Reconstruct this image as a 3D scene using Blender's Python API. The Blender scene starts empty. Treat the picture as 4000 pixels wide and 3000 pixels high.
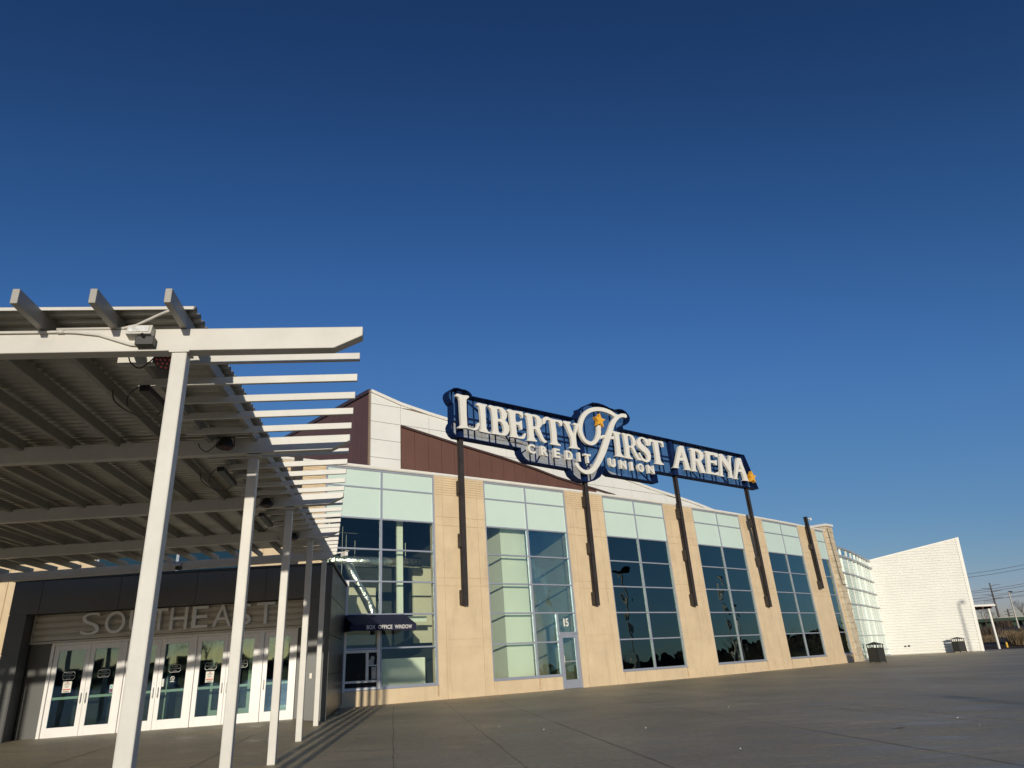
import bpy, bmesh, math, random
import numpy as np
from mathutils import Vector
random.seed(7)
SC = bpy.context.scene
COL = SC.collection
R = math.radians
# ------------------------------------------------------------------ camera
H = 1.3907
cam_d = bpy.data.cameras.new('camera')
cam_d.sensor_width = 36.0
cam_d.lens = 2726.4 / 4000 * 36
cam_d.clip_start = 0.1
cam_d.clip_end = 3000
cam = bpy.data.objects.new('camera', cam_d)
COL.objects.link(cam)
cam.rotation_mode = 'QUATERNION'
PIT, ROL = 0.3700037, -0.0475340
from mathutils import Matrix
cam.rotation_quaternion = (Matrix.Rotation(math.pi/2 + PIT, 4, 'X') @ Matrix.Rotation(ROL, 4, 'Z')).to_quaternion()
cam.location = (0, 0, H)
SC.camera = cam
# ------------------------------------------------------------------ sky, sun, exposure
SUN_EL = R(8.53)
SUN_AZ = R(174.1)          # clockwise from +Y
w = bpy.data.worlds.new('World'); SC.world = w; w.use_nodes = True
nt = w.node_tree; nt.nodes.clear()
sky = nt.nodes.new('ShaderNodeTexSky'); sky.sky_type = 'NISHITA'; sky.sun_disc = False
sky.sun_elevation = SUN_EL; sky.sun_rotation = SUN_AZ
sky.altitude = 300; sky.air_density = 1.0; sky.dust_density = 0.3; sky.ozone_density = 2.0
pre = nt.nodes.new('ShaderNodeVectorMath'); pre.operation = 'SCALE'; pre.inputs['Scale'].default_value = 0.14
cur = nt.nodes.new('ShaderNodeRGBCurve')      # camera-like contrast of the clear winter sky
for ci, pts in ((0, ((0.072,0.012),(0.105,0.024),(0.18,0.058),(0.427,0.155))), (1, ((0.135,0.042),(0.196,0.085),(0.326,0.171),(0.635,0.30))), (2, ((0.238,0.136),(0.335,0.25),(0.51,0.425),(0.66,0.47)))):
    c_ = cur.mapping.curves[ci]
    for x, y in pts: c_.points.new(x, y)
    c_.points[len(c_.points)-1].location = (1.0, (0.5, 0.5, 0.60)[ci])
cur.mapping.update()
post = nt.nodes.new('ShaderNodeVectorMath'); post.operation = 'SCALE'; post.inputs['Scale'].default_value = 1/0.14
def vm(op, a, b):
    n_ = nt.nodes.new('ShaderNodeVectorMath'); n_.operation = op; nt.links.new(a, n_.inputs[0]); n_.inputs[1].default_value = b; return n_
low = vm('MINIMUM', pre.outputs[0], (1, 1, 1)); ov = vm('SUBTRACT', pre.outputs[0], (1, 1, 1)); ov = vm('MAXIMUM', ov.outputs[0], (0, 0, 0)); ov = vm('MULTIPLY', ov.outputs[0], (0.75, 0.75, 0.8))
addv = nt.nodes.new('ShaderNodeVectorMath'); addv.operation = 'ADD'; nt.links.new(ov.outputs[0], addv.inputs[1])
bg = nt.nodes.new('ShaderNodeBackground'); bg.inputs['Strength'].default_value = 0.14
wo = nt.nodes.new('ShaderNodeOutputWorld')
nt.links.new(sky.outputs[0], pre.inputs[0]); nt.links.new(low.outputs[0], cur.inputs['Color']); nt.links.new(cur.outputs[0], addv.inputs[0]); nt.links.new(addv.outputs[0], post.inputs[0]); nt.links.new(post.outputs[0], bg.inputs['Color']); nt.links.new(bg.outputs[0], wo.inputs[0])
sl = bpy.data.lights.new('sun', 'SUN'); sl.energy = 3.2; sl.angle = R(0.53); sl.color = (1.0, 0.925, 0.78)
so = bpy.data.objects.new('sun', sl); COL.objects.link(so)
sdir = Vector((math.sin(SUN_AZ)*math.cos(SUN_EL), math.cos(SUN_AZ)*math.cos(SUN_EL), math.sin(SUN_EL)))
so.rotation_mode = 'QUATERNION'; so.rotation_quaternion = sdir.to_track_quat('Z', 'Y'); so.location = (5, -20, 30)
SC.view_settings.view_transform = 'Standard'; SC.view_settings.look = 'None'
SC.view_settings.exposure = 0.0; SC.view_settings.gamma = 1.0
SC.cycles.max_bounces = 8; SC.cycles.transparent_max_bounces = 12
SC.cycles.sample_clamp_indirect = 4.0
SC.cycles.caustics_reflective = True; SC.cycles.caustics_refractive = False

# ------------------------------------------------------------------ materials
MATS = {}
def mat(name, col, rough=0.6, metal=0.0, var=0.08, vscale=2.0, bump=0.0, bscale=40.0, spec=0.5, kind=None, **kw):
    m = bpy.data.materials.new(name); m.use_nodes = True
    n = m.node_tree.nodes; L = m.node_tree.links
    b = n['Principled BSDF']
    b.inputs['Roughness'].default_value = rough; b.inputs['Metallic'].default_value = metal
    if 'Specular IOR Level' in b.inputs: b.inputs['Specular IOR Level'].default_value = spec
    tc = n.new('ShaderNodeTexCoord')
    src = tc.outputs['Object']
    if kw.get('stretch'):
        mp = n.new('ShaderNodeMapping'); mp.inputs['Scale'].default_value = kw['stretch']; L.new(src, mp.inputs[0]); src = mp.outputs[0]
    no = n.new('ShaderNodeTexNoise'); no.inputs['Scale'].default_value = vscale; no.inputs['Detail'].default_value = 6
    no.inputs['Roughness'].default_value = 0.62
    L.new(src, no.inputs['Vector'])
    rp = n.new('ShaderNodeValToRGB')
    c1 = [max(0, c*(1-var*1.6)) for c in col]; c2 = [min(1, c*(1+var*1.2)) for c in col]
    rp.color_ramp.elements[0].position = 0.3; rp.color_ramp.elements[1].position = 0.7
    rp.color_ramp.elements[0].color = (*c1, 1); rp.color_ramp.elements[1].color = (*c2, 1)
    L.new(no.outputs['Fac'], rp.inputs[0]); L.new(rp.outputs[0], b.inputs['Base Color'])
    out = rp.outputs[0]
    if kw.get('stain'):          # streaky dirt running down the surface
        sc_, amt, colr = kw['stain']
        mp = n.new('ShaderNodeMapping'); mp.inputs['Scale'].default_value = sc_; L.new(tc.outputs['Object'], mp.inputs[0])
        n2 = n.new('ShaderNodeTexNoise'); n2.inputs['Scale'].default_value = 1.0; n2.inputs['Detail'].default_value = 5; L.new(mp.outputs[0], n2.inputs['Vector'])
        r2 = n.new('ShaderNodeValToRGB'); r2.color_ramp.elements[0].position = 0.55; r2.color_ramp.elements[1].position = 0.78
        r2.color_ramp.elements[0].color = (0, 0, 0, 1); r2.color_ramp.elements[1].color = (amt, amt, amt, 1); L.new(n2.outputs['Fac'], r2.inputs[0])
        mx = n.new('ShaderNodeMix'); mx.data_type = 'RGBA'; L.new(r2.outputs[0], mx.inputs[0]); L.new(out, mx.inputs[6]); mx.inputs[7].default_value = (*colr, 1)
        L.new(mx.outputs[2], b.inputs['Base Color'])
    if bump:
        nb = n.new('ShaderNodeTexNoise'); nb.inputs['Scale'].default_value = bscale; nb.inputs['Detail'].default_value = 5
        L.new(src, nb.inputs['Vector'])
        bp = n.new('ShaderNodeBump'); bp.inputs['Strength'].default_value = bump; bp.inputs['Distance'].default_value = kw.get('bdist', 0.02)
        L.new(nb.outputs['Fac'], bp.inputs['Height']); L.new(bp.outputs[0], b.inputs['Normal'])
    MATS[name] = m
    return m

def glass(name, tint, gloss=1.0, wob=0.006, rough=0.0, tcol=None):
    m = bpy.data.materials.new(name); m.use_nodes = True
    n = m.node_tree.nodes; L = m.node_tree.links; n.clear()
    o = n.new('ShaderNodeOutputMaterial'); mx = n.new('ShaderNodeMixShader')
    tr = n.new('ShaderNodeBsdfTransparent'); tr.inputs[0].default_value = (*tint, 1)
    gl = n.new('ShaderNodeBsdfGlossy'); gl.inputs['Roughness'].default_value = rough; gl.inputs[0].default_value = (*(tcol or (0.8, 0.95, 0.95)), 1)
    fr = n.new('ShaderNodeFresnel'); fr.inputs[0].default_value = 1.6
    mu = n.new('ShaderNodeMath'); mu.operation = 'MULTIPLY'; mu.inputs[1].default_value = gloss; mu.use_clamp = True
    tc = n.new('ShaderNodeTexCoord'); no = n.new('ShaderNodeTexNoise'); no.inputs['Scale'].default_value = 1.3; no.inputs['Detail'].default_value = 1
    L.new(tc.outputs['Object'], no.inputs['Vector'])
    bp = n.new('ShaderNodeBump'); bp.inputs['Strength'].default_value = 1.0; bp.inputs['Distance'].default_value = wob
    L.new(no.outputs['Fac'], bp.inputs['Height']); L.new(bp.outputs[0], gl.inputs['Normal'])
    L.new(fr.outputs[0], mu.inputs[0]); L.new(mu.outputs[0], mx.inputs[0]); L.new(tr.outputs[0], mx.inputs[1]); L.new(gl.outputs[0], mx.inputs[2]); L.new(mx.outputs[0], o.inputs[0])
    MATS[name] = m
    return m

M = dict(
 cream=mat('cream_concrete', (0.70, 0.545, 0.35), 0.85, var=0.06, vscale=1.2, bump=0.35, bscale=60, bdist=0.01, stain=((3.5, 3.5, 0.5), 0.30, (0.40, 0.27, 0.16))),
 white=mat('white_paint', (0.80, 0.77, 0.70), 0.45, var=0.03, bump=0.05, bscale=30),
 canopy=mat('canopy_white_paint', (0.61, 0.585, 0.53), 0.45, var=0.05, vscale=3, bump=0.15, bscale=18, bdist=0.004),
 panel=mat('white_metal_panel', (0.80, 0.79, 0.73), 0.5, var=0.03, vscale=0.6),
 rafter=mat('shade_toned_rafter_paint', (0.36, 0.34, 0.30), 0.5, var=0.06, vscale=3),  # white paint toned down, shade under the roof put into the colour
 joint=mat('panel_joint', (0.42, 0.30, 0.20), 0.8),
 brown=mat('brown_metal_panel', (0.145, 0.068, 0.05), 0.55, var=0.06, vscale=0.7),
 browntrim=mat('dark_brown_trim', (0.07, 0.04, 0.035), 0.5),
 alu=mat('anodised_aluminium', (0.42, 0.44, 0.50), 0.35, metal=0.35, var=0.04),
 spandrel=mat('pale_green_spandrel', (0.62, 0.75, 0.66), 0.12, var=0.02, vscale=0.5),
 black=mat('black_steel', (0.022, 0.020, 0.020), 0.45, var=0.15),
 steel=mat('dark_brown_steel', (0.040, 0.032, 0.028), 0.5, var=0.2, vscale=3),
 navy=mat('navy_painted_metal', (0.006, 0.018, 0.072), 0.5, var=0.1, vscale=2, spec=0.2),
 letter=mat('white_letter_face', (0.80, 0.77, 0.69), 0.4, var=0.02),
 yellow=mat('yellow_star_face', (0.85, 0.43, 0.04), 0.4, var=0.05),
 galv=mat('galvanised_roof_sheet', (0.46, 0.44, 0.38), 0.34, metal=0.6, var=0.12, vscale=1.5),
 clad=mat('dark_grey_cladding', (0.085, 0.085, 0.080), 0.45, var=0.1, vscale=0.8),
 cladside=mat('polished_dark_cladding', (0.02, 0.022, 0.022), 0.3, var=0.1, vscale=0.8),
 ribbed=mat('grey_ribbed_metal', (0.42, 0.39, 0.34), 0.45, metal=0.2, var=0.08),
 greymetal=mat('grey_letter_metal', (0.72, 0.71, 0.67), 0.4, metal=0.0, var=0.05),
 doorw=mat('white_door_paint', (0.80, 0.77, 0.74), 0.35, var=0.03),
 pushbar=mat('pale_green_push_bar', (0.55, 0.68, 0.58), 0.4),
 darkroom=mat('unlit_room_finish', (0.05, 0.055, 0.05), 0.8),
 drywall=mat('painted_drywall', (0.88, 0.90, 0.78), 0.8, var=0.03, vscale=0.7),
 fin=mat('pale_return_panel', (0.55, 0.60, 0.52), 0.8),
 tan=mat('tan_interior_wall', (0.78, 0.72, 0.55), 0.8, var=0.05, vscale=0.8),
 duct=mat('silver_duct_foil', (0.8, 0.8, 0.78), 0.22, metal=0.9, var=0.1, bump=0.8, bscale=9, bdist=0.05),
 awn=mat('navy_canvas', (0.014, 0.014, 0.045), 0.8, var=0.12, vscale=6),
 wingw=mat('white_ribbed_siding', (0.80, 0.785, 0.72), 0.45, var=0.03, vscale=0.5),
 yel=mat('yellow_safety_paint', (0.75, 0.45, 0.03), 0.5),
 lens=mat('lamp_glass_reflector', (0.85, 0.86, 0.78), 0.2, metal=0.1, var=0.25, vscale=25),
 red=mat('red_led_lens', (0.65, 0.05, 0.035), 0.3),
 redd=mat('dark_red_led_lens', (0.12, 0.03, 0.025), 0.4),
 stain=mat('run_off_stain', (0.58, 0.41, 0.24), 0.9, var=0.15, vscale=6),
 paper=mat('printed_paper', (0.75, 0.72, 0.64), 0.7),
 ink=mat('dark_print', (0.08, 0.06, 0.06), 0.7),
 redink=mat('red_print', (0.55, 0.10, 0.06), 0.7),
 cyanink=mat('teal_print', (0.10, 0.45, 0.45), 0.6),
 stick=mat('white_vinyl_sticker', (0.62, 0.62, 0.56), 0.5),
 mulch=mat('brown_mulch', (0.055, 0.030, 0.018), 0.95, var=0.5, vscale=6, bump=1, bscale=8, bdist=0.1),
 bark=mat('grey_tree_bark', (0.10, 0.08, 0.06), 0.9, var=0.2, vscale=4),
 twig=mat('bare_twigs', (0.12, 0.085, 0.06), 0.9, var=0.3, vscale=4),
 reed=mat('dry_tan_grass', (0.22, 0.155, 0.085), 0.9, var=0.35, vscale=5),
 shedg=mat('dark_green_metal', (0.025, 0.065, 0.035), 0.6, var=0.15, vscale=0.3),
 shedw=mat('pale_roof_edge', (0.5, 0.5, 0.46), 0.6),
 concrete=mat('grey_concrete', (0.33, 0.30, 0.26), 0.85, var=0.15, vscale=1.5, bump=0.3),
 gutter=mat('sealant_line', (0.62, 0.54, 0.42), 0.8, var=0.4, vscale=3),
 crack=mat('dark_joint_line', (0.27, 0.215, 0.14), 0.9, var=0.3, vscale=3),
)
M['glass'] = glass('tinted_window_glass', (0.50, 0.60, 0.54), 3.0, 0.004, tcol=(0.78, 0.92, 0.80))
M['glassc'] = glass('clear_window_glass', (0.91, 0.94, 0.90), 0.75, 0.004)
M['doorglass'] = glass('door_glass', (0.80, 0.86, 0.80), 2.6, 0.004, rough=0.02, tcol=(0.34, 0.56, 0.86))
M['curved'] = glass('pale_curtain_wall_glass', (0.62, 0.72, 0.67), 2.0, 0.01)

# perforated screen of the sign
m = bpy.data.materials.new('perforated_navy_screen'); m.use_nodes = True
n = m.node_tree.nodes; L = m.node_tree.links; b = n['Principled BSDF']; b.inputs['Base Color'].default_value = (0.035, 0.085, 0.20, 1); b.inputs['Roughness'].default_value = 0.5
tr = n.new('ShaderNodeBsdfTransparent'); mx = n.new('ShaderNodeMixShader'); wv = n.new('ShaderNodeTexWave'); wv.bands_direction = 'X'; wv.inputs['Scale'].default_value = 5.2
tc = n.new('ShaderNodeTexCoord'); mr = n.new('ShaderNodeMapRange'); mr.inputs['To Min'].default_value = 0.30; mr.inputs['To Max'].default_value = 0.46
mpp = n.new('ShaderNodeMapping'); mpp.inputs['Rotation'].default_value = (0, 0, -R(38.6))
L.new(tc.outputs['Object'], mpp.inputs[0]); L.new(mpp.outputs[0], wv.inputs['Vector']); L.new(wv.outputs['Fac'], mr.inputs['Value']); L.new(mr.outputs[0], mx.inputs[0])
L.new(b.outputs[0], mx.inputs[2]); L.new(tr.outputs[0], mx.inputs[1]); L.new(mx.outputs[0], n['Material Output'].inputs[0])
M['screen'] = m

# plaza paving: grey brown stained concrete, slightly damp in places
def plaza_mat():
    m = bpy.data.materials.new('plaza_paving'); m.use_nodes = True
    n = m.node_tree.nodes; L = m.node_tree.links; b = n['Principled BSDF']
    tc = n.new('ShaderNodeTexCoord')
    def noise(scale, detail, stretch=None, rough=0.6):
        no = n.new('ShaderNodeTexNoise'); no.inputs['Scale'].default_value = scale; no.inputs['Detail'].default_value = detail; no.inputs['Roughness'].default_value = rough
        if stretch:
            mp = n.new('ShaderNodeMapping'); mp.inputs['Scale'].default_value = stretch; mp.inputs['Rotation'].default_value = (0, 0, R(10)); L.new(tc.outputs['Object'], mp.inputs[0]); L.new(mp.outputs[0], no.inputs['Vector'])
        else: L.new(tc.outputs['Object'], no.inputs['Vector'])
        return no.outputs['Fac']
    a = noise(0.22, 5); c = noise(1.0, 7, (0.5, 2.2, 1)); d = noise(9, 8, None, 0.75)
    r1 = n.new('ShaderNodeValToRGB'); r1.color_ramp.elements[0].color = (0.39, 0.31, 0.19, 1); r1.color_ramp.elements[1].color = (0.57, 0.455, 0.285, 1)
    r1.color_ramp.elements[0].position = 0.35; r1.color_ramp.elements[1].position = 0.68; L.new(a, r1.inputs[0])
    r2 = n.new('ShaderNodeValToRGB'); r2.color_ramp.elements[0].color = (0.72, 0.72, 0.72, 1); r2.color_ramp.elements[1].color = (1.22, 1.22, 1.24, 1)
    r2.color_ramp.elements[0].position = 0.3; r2.color_ramp.elements[1].position = 0.72; L.new(c, r2.inputs[0])
    r3 = n.new('ShaderNodeValToRGB'); r3.color_ramp.elements[0].color = (0.8, 0.8, 0.8, 1); r3.color_ramp.elements[1].color = (1.15, 1.15, 1.15, 1)
    r3.color_ramp.elements[0].position = 0.35; r3.color_ramp.elements[1].position = 0.65; L.new(d, r3.inputs[0])
    m1 = n.new('ShaderNodeMix'); m1.data_type = 'RGBA'; m1.blend_type = 'MULTIPLY'; m1.inputs[0].default_value = 1; L.new(r1.outputs[0], m1.inputs[6]); L.new(r2.outputs[0], m1.inputs[7])
    m2 = n.new('ShaderNodeMix'); m2.data_type = 'RGBA'; m2.blend_type = 'MULTIPLY'; m2.inputs[0].default_value = 1; L.new(m1.outputs[2], m2.inputs[6]); L.new(r3.outputs[0], m2.inputs[7])
    L.new(m2.outputs[2], b.inputs['Base Color'])
    mr = n.new('ShaderNodeMapRange'); mr.inputs['From Min'].default_value = 0.35; mr.inputs['From Max'].default_value = 0.65; mr.inputs['To Min'].default_value = 0.42; mr.inputs['To Max'].default_value = 0.8
    L.new(c, mr.inputs['Value']); L.new(mr.outputs[0], b.inputs['Roughness'])
    bp = n.new('ShaderNodeBump'); bp.inputs['Strength'].default_value = 0.35; bp.inputs['Distance'].default_value = 0.01; L.new(d, bp.inputs['Height']); L.new(bp.outputs[0], b.inputs['Normal'])
    return m
M['plaza'] = plaza_mat()

def stone_mat():
    m = bpy.data.materials.new('rock_face_stone'); m.use_nodes = True
    n = m.node_tree.nodes; L = m.node_tree.links; b = n['Principled BSDF']; b.inputs['Roughness'].default_value = 0.9
    tc = n.new('ShaderNodeTexCoord')
    no = n.new('ShaderNodeTexNoise'); no.inputs['Scale'].default_value = 2.2; no.inputs['Detail'].default_value = 6; L.new(tc.outputs['Object'], no.inputs['Vector'])
    r = n.new('ShaderNodeValToRGB'); r.color_ramp.elements[0].color = (0.46, 0.37, 0.25, 1); r.color_ramp.elements[1].color = (0.66, 0.57, 0.42, 1); r.color_ramp.elements[0].position = .3; r.color_ramp.elements[1].position = .7
    L.new(no.outputs['Fac'], r.inputs[0]); L.new(r.outputs[0], b.inputs['Base Color'])
    nb = n.new('ShaderNodeTexNoise'); nb.inputs['Scale'].default_value = 6; nb.inputs['Detail'].default_value = 6; L.new(tc.outputs['Object'], nb.inputs['Vector'])
    bp = n.new('ShaderNodeBump'); bp.inputs['Strength'].default_value = 0.9; bp.inputs['Distance'].default_value = 0.06; L.new(nb.outputs['Fac'], bp.inputs['Height']); L.new(bp.outputs[0], b.inputs['Normal'])
    return m
M['stone'] = stone_mat()
# ------------------------------------------------------------------ building helpers
OFF = {}
def tag(o, label=None, cat=None, group=None, kind=None):
    if label: o['label'] = label
    if cat: o['category'] = cat
    if group: o['group'] = group
    if kind: o['kind'] = kind
    return o
def thing(name, label, cat, loc=(0, 0, 0), group=None, parent=None):
    o = bpy.data.objects.new(name, None); COL.objects.link(o); o.empty_display_size = 0.3
    o.location = loc; OFF[o] = Vector(loc)
    return tag(o, label, cat, group)
class MB:
    def __init__(s): s.v = []; s.f = []
    def hexa(s, p):        # p: 8 points, bottom ring 0-3, top ring 4-7
        b = len(s.v); s.v += [tuple(q) for q in p]
        for f in ((0,3,2,1),(4,5,6,7),(0,1,5,4),(1,2,6,5),(2,3,7,6),(3,0,4,7)): s.f.append([b+i for i in f])
        return s
    def box(s, x0, x1, y0, y1, z0, z1, fn=None):
        p = [(x0,y0,z0),(x1,y0,z0),(x1,y1,z0),(x0,y1,z0),(x0,y0,z1),(x1,y0,z1),(x1,y1,z1),(x0,y1,z1)]
        if fn: p = [fn(*q) for q in p]
        return s.hexa(p)
    def poly(s, pts):
        b = len(s.v); s.v += [tuple(q) for q in pts]; s.f.append(list(range(b, b+len(pts)))); return s
    def prism(s, a, c):    # two matching rings
        n = len(a); b = len(s.v); s.v += [tuple(q) for q in a] + [tuple(q) for q in c]
        s.f.append(list(range(b, b+n))[::-1]); s.f.append(list(range(b+n, b+2*n)))
        for i in range(n):
            j = (i+1) % n; s.f.append([b+i, b+j, b+n+j, b+n+i])
        return s
    def tube(s, pts, r, n=8, caps=True):
        pts = [Vector(p) for p in pts]; k = len(pts)
        rs = r if isinstance(r, (list, tuple)) else [r]*k
        b = len(s.v)
        for i, p in enumerate(pts):
            d = (pts[min(i+1, k-1)] - pts[max(i-1, 0)]).normalized()
            a = Vector((0, 0, 1)) if abs(d.z) < 0.9 else Vector((1, 0, 0))
            x = d.cross(a).normalized(); y = d.cross(x)
            for j in range(n):
                t = 2*math.pi*j/n
                s.v.append(tuple(p + (x*math.cos(t) + y*math.sin(t))*rs[i]))
        for i in range(k-1):
            for j in range(n):
                j2 = (j+1) % n
                s.f.append([b+i*n+j, b+i*n+j2, b+(i+1)*n+j2, b+(i+1)*n+j])
        if caps:
            s.f.append([b+j for j in range(n)][::-1]); s.f.append([b+(k-1)*n+j for j in range(n)])
        return s
    def build(s, name, m, parent=None, smooth=False, bevel=0, label=None, cat=None, group=None, kind=None, origin=None):
        me = bpy.data.meshes.new(name)
        if parent is not None: o0 = OFF[parent]
        elif origin is not None: o0 = Vector(origin)
        else: o0 = Vector((0, 0, 0))
        me.from_pydata([(a-o0.x, b-o0.y, c-o0.z) for a, b, c in s.v], [], s.f)
        bm = bmesh.new(); bm.from_mesh(me); bmesh.ops.recalc_face_normals(bm, faces=bm.faces)
        if bevel:
            es = [e for e in bm.edges if len(e.link_faces) == 2 and e.calc_face_angle(0) > 0.6]
            bmesh.ops.bevel(bm, geom=es, offset=bevel, segments=2, affect='EDGES', profile=0.6)
        bm.to_mesh(me); bm.free()
        if smooth:
            for p in me.polygons: p.use_smooth = True
        me.materials.append(m if not isinstance(m, str) else M[m])
        o = bpy.data.objects.new(name, me); COL.objects.link(o)
        OFF[o] = o0
        if parent is not None: o.parent = parent
        elif origin is not None: o.location = origin
        return tag(o, label, cat, group, kind)
def sm(pts, n=6):                                        # smooth curve through points
    P_ = [Vector(p) for p in pts]; o = []; m = len(P_)
    for i in range(m-1):
        a, b, c, d = P_[max(i-1,0)], P_[i], P_[i+1], P_[min(i+2,m-1)]
        for j in range(n):
            t = j/n; o.append(0.5*((2*b)+(-a+c)*t+(2*a-5*b+4*c-d)*t*t+(-a+3*b-3*c+d)*t**3))
    return o+[P_[-1]]
def copy_tree(o, parent=None):
    c = o.copy(); COL.objects.link(c)
    if parent is not None: c.parent = parent
    for ch in list(o.children): copy_tree(ch, c)
    return c

def curve_mesh(cu):
    """turn a temporary curve/text into vertex list and faces"""
    t = bpy.data.objects.new('temporary', cu); COL.objects.link(t)
    dg = bpy.context.evaluated_depsgraph_get(); me = bpy.data.meshes.new_from_object(t.evaluated_get(dg))
    v = [tuple(x.co) for x in me.vertices]; f = [list(p.vertices) for p in me.polygons]
    bpy.data.objects.remove(t); bpy.data.meshes.remove(me); bpy.data.curves.remove(cu)
    return v, f
def glyph(rings, depth, bev=0.0, off=0.0):
    cu = bpy.data.curves.new('temporary', 'CURVE'); cu.dimensions = '2D'; cu.fill_mode = 'BOTH'; cu.extrude = depth/2; cu.bevel_depth = bev; cu.bevel_resolution = 1; cu.offset = off
    for r in rings:
        sp = cu.splines.new('POLY'); sp.points.add(len(r)-1)
        for p, q in zip(sp.points, r): p.co = (q[0], q[1], 0, 1)
        sp.use_cyclic_u = True
    return curve_mesh(cu)
def text(ch, depth, off=0.0, align='LEFT'):
    cu = bpy.data.curves.new('temporary', 'FONT'); cu.body = ch; cu.size = 1; cu.extrude = depth/2; cu.offset = off; cu.align_x = align
    cu.resolution_u = 4
    return curve_mesh(cu)
def fit_text(ch, x0, x1, y0, y1, depth, off=0.0):
    v, f = text(ch, depth, off)
    xs = [p[0] for p in v]; ys = [p[1] for p in v]
    a, b, c, d = min(xs), max(xs), min(ys), max(ys)
    return [((p[0]-a)/(b-a)*(x1-x0)+x0, (p[1]-c)/(d-c)*(y1-y0)+y0, p[2]) for p in v], f

# ------------------------------------------------------------------ frames of reference
P0 = (-2.7790, 5.3542); A10 = 0.175231
UX, UY = math.cos(A10), math.sin(A10); VX, VY = -UY, UX
def W(u, v, z=0.0): return (P0[0]+u*UX+v*VX, P0[1]+u*UY+v*VY, z)
def C(u, v, z):
    t = min(1, max(0, v/2.6)); g = 0.048*t*t*(3-2*t) - 0.0012*max(0, v-3)
    return W(u, v, z + 0.047*u + g)                     # the canopy falls gently to the left
def E(u, v, z): return W(u, v, z + (0.0172+0.0037*z)*(u+6.6) if u < 0.3 else z+(0.0172+0.0037*z)*6.9)
FX, FY, FA, CV, LEAN = -3.1487, 27.5310, 0.611401, 0.006159, 0.042442
def S2(s): return (FX+(math.sin(FA+CV*s)-math.sin(FA))/CV, FY-(math.cos(FA+CV*s)-math.cos(FA))/CV)
def F(s, o, z):                                                  # facade: along, outwards, up (it leans back a little)
    a = FA+CV*s; x, y = S2(s); k = o - z*LEAN
    return (x+math.sin(a)*k, y-math.cos(a)*k, z)
def fbox(mb, s0, s1, o0, o1, z0, z1):
    n = max(1, int(math.ceil((s1-s0)/2.4)))
    for i in range(n):
        mb.box(s0+(s1-s0)*i/n, s0+(s1-s0)*(i+1)/n, o0, o1, z0, z1, F)
SA = R(38.6); SX, SY = math.cos(SA), math.sin(SA); NX, NY = SY, -SX
def G(t, o, z):                                                  # sign: along, outwards, up
    k = o - 0.12 - z*LEAN                                        # z counts from the foot of the posts
    t += 0.10
    return (-2.17+t*SX+NX*k, 27.91+t*SY+NY*k, z+3.25)

# ------------------------------------------------------------------ ground
def zg(u, v):
    if u > 0.6 or u < -12 or v < 12 or v > 16: return 0.0
    sv = min(1, max(0, (v-12.6)/1.6)); sv = sv*sv*(3-2*sv)
    ru = max(0.0, 0.0172*(min(u, 0)+6.6)); fu = 1 - min(1, max(0, (u+0.45)/0.9))
    return ru*sv*fu
bm = MB()
us = [-60,-40,-25,-18,-12]+[x*0.5-11.5 for x in range(26)]+[2,4,8,14,22,32,45,60]
vs = [-140,-90,-50,-25,-10,0,6,10,12]+[12.2+0.3*i for i in range(14)]+[18,24,32,42,55]
idx = {}
for i, u in enumerate(us):
    for j, v in enumerate(vs):
        idx[i, j] = len(bm.v); bm.v.append(W(u, v, zg(u, v)))
for i in range(len(us)-1):
    for j in range(len(vs)-1): bm.f.append([idx[i,j], idx[i+1,j], idx[i+1,j+1], idx[i,j+1]])
bm.build('plaza', 'plaza', kind='structure')
# sealed joints of the slabs
jm = MB(); jl = MB()
def strip(mb, a, b, w, z=0.004, n=24, wob=0.012):
    (x0, y0), (x1, y1) = a, b; dx, dy = x1-x0, y1-y0; l = math.hypot(dx, dy); nx, ny = -dy/l, dx/l
    pr = None; n = max(4, int(l/0.6))
    for i in range(n+1):
        t = i/n; k = random.uniform(-wob, wob); ww = w*random.uniform(0.5, 1.2)
        p = (x0+dx*t+nx*(k-ww/2), y0+dy*t+ny*(k-ww/2), z); q = (x0+dx*t+nx*(k+ww/2), y0+dy*t+ny*(k+ww/2), z)
        if pr: mb.poly([pr[0], p, q, pr[1]])
        pr = (p, q)
for u in (1.83, 3.55, 5.26, 8.7, 12.1, 15.6, 20.5):
    v1 = 19.3 + max(0, (u-1)*0.62) if u < 12 else 30
    strip(jm, W(u, -6)[:2], W(u+0.02, v1)[:2], 0.016)
for u in (-1.2, -3.9, -6.2):
    strip(jm, W(u, -4)[:2], W(u, 12.2)[:2], 0.02)
for v in (-1.0, 2.95, 4.7, 6.62, 10.3, 14.1, 17.0):
    strip(jl, W(3.55 if v in (6.62,) else 1.2, v)[:2], W(14, v-0.1)[:2], 0.02)
strip(jl, W(10.3, 19.9)[:2], W(11.75, 5.1)[:2], 0.03)
strip(jl, W(-8, 7.1)[:2], W(1.2, 7.0)[:2], 0.02)
for o, nm in ((jm, 'crack'), (jl, 'gutter')):
    o.build('paving_joint', nm, kind='structure')
# open ground to the horizon
bm = MB(); bm.poly([(-1500,-1500,-0.03),(1500,-1500,-0.03),(1500,1500,-0.03),(-1500,1500,-0.03)])
bm.build('ground', mat('dry_ground', (0.15, 0.12, 0.085), 0.95, var=0.3, vscale=0.05), kind='structure')

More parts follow.
